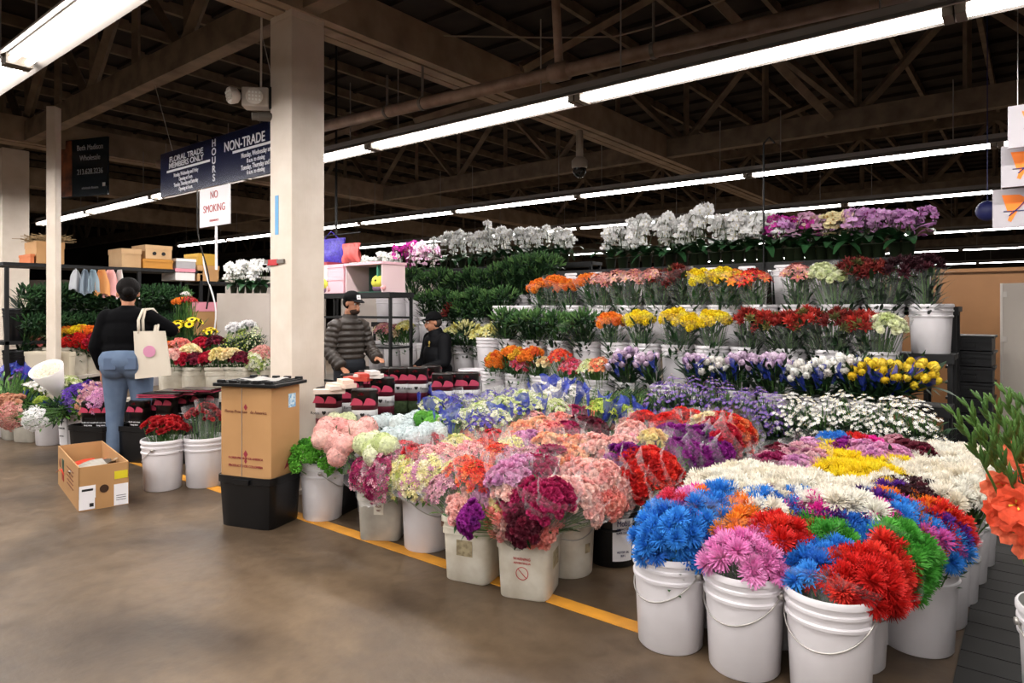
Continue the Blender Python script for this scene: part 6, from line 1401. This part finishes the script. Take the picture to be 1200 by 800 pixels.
# seller in the black jacket, in profile
q = at(509, 362, d=8.0); M2 = thing('person', 'man in black cap and black jacket with a small gold chest emblem, in profile', 'person', (q.x, q.y, 0), TH - .95)
SIT = .205
b = MB(); f2 = Vector((-.1, -1, -.12)).normalized(); P2 = head(b, (0, -.02, 1.24), f2, .95)
seg(b, (0, .01, 1.17), (0, .03, 1.08), .052, .06); b.ball((0, .04, .9), .17, 0, 16, (1.1, .72, 1.1)); b.ball((0, .05, .66), .17, 0, 16, (1.1, .8, .8))
seg(b, (.19, .04, 1.02), (.24, .0, .77), .05, .042); seg(b, (.24, .0, .77), (.12, -.2, .72), .04, .028); hand(b, (.115, -.21, .72), (-.4, -.9, 0), (0, 0, 1), (-.9, .3, 0), .95)
seg(b, (-.19, .04, 1.02), (-.24, .0, .77), .05, .042); seg(b, (-.24, .0, .77), (-.12, -.2, .7), .04, .028); hand(b, (-.115, -.21, .7), (.4, -.9, 0), (0, 0, 1), (.9, .3, 0), .95)
for e in (-1, 1): seg(b, (e * .1, 0, .58), (e * .12, -.4, .5), .085, .058); seg(b, (e * .12, -.4, .5), (e * .12, -.38, .09), .055, .036); seg(b, (e * .12, -.38, .05), (e * .12, -.5, .03), .036, .028)
blob(b, 'body', SKIN, M2, .0075, 3); eyes(P2, .95, M2)
BJ = mat('black_softshell', '#0b0c10', .7, spec=.15, noise=.2, nscale=7, hex2='#0a0a0e')
b = MB(); b.ball((0, .04, 1.0), .2, 0, 22, (1.12, .68, .68)); b.ball((0, .04, .84), .205, 0, 22, (1.08, .78, 1.0)); b.ball((0, .05, .68), .2, 0, 22, (1.06, .82, .6)); b.tube([(0, .03, 1.08), (0, .005, 1.165)], [.1, .078], 18)
seg(b, (.18, .04, 1.04), (.25, .0, .77), .085, .068); seg(b, (.25, .0, .77), (.14, -.18, .72), .065, .045); seg(b, (-.18, .04, 1.04), (-.25, .0, .77), .085, .068); seg(b, (-.25, .0, .77), (-.14, -.18, .7), .065, .045)
blob(b, 'jacket', BJ, M2, .01, 4)
b = MB(); b.ball((.07, -.108, 1.0), .024, 0, 12, (.8, .3, 1.0)); b.ball((.07, -.112, .962), .024, 0, 12, (.9, .3, .3)); b.build('gold_emblem', mat('gold_thread', '#b59b4a', .6), M2, True)
capp(P2, .95, M2)
b = MB(); b.ball(P2(0, -.035, .0), .092 * .95, 0, 18, (.98, .92, .85)); blob(b, 'hair', mat('greying_hair', '#3b3430', .8), M2, .008, 2)
b = MB(); b.ball((0, .05, .58), .19, 0, 18, (1.05, .8, .5))
for e in (-1, 1): seg(b, (e * .1, 0, .58), (e * .12, -.4, .5), .1, .075); seg(b, (e * .12, -.4, .5), (e * .12, -.38, .09), .072, .06)
blob(b, 'trousers', DKT, M2, .012, 3)
for e in (-1, 1): b = MB(); seg(b, (e * .12, -.36, .05), (e * .12, -.54, .04), .048, .042); blob(b, 'shoe', mat('dark_shoe', '#22201e', .6), M2, .01, 2)
st = thing('stool', 'black stool under the seated man in the black jacket', 'stool', M2.location, TH - .95); b = MB(); b.lathe([(.001, .46), (.16, .46), (.17, .48), (.16, .5), (.001, .5)], 24, c=(0, .05, 0)); b.build('seat', BLKM, st, True)
for x, y in ((-.12, -.07), (.12, -.07), (-.12, .17), (.12, .17)): b = MB(); b.tube([(x, y, 0), (x * .8, .05 + (y - .05) * .8, .46)], .012, 8); b.build('leg', BLKM, st)

# ------------------------------------------------------------------ finishing: lettering as solid shapes, labels
bpy.context.view_layer.update()
dg = bpy.context.evaluated_depsgraph_get()
for o in [o for o in COL.objects if o.type == 'FONT']:
    me = bpy.data.meshes.new_from_object(o.evaluated_get(dg)); n_ = link('lettering', me, o.parent); n_.matrix_parent_inverse = o.matrix_parent_inverse.copy()
    n_.location = o.location; n_.rotation_euler = o.rotation_euler; n_.scale = o.scale; bpy.data.objects.remove(o)
finish_labels()
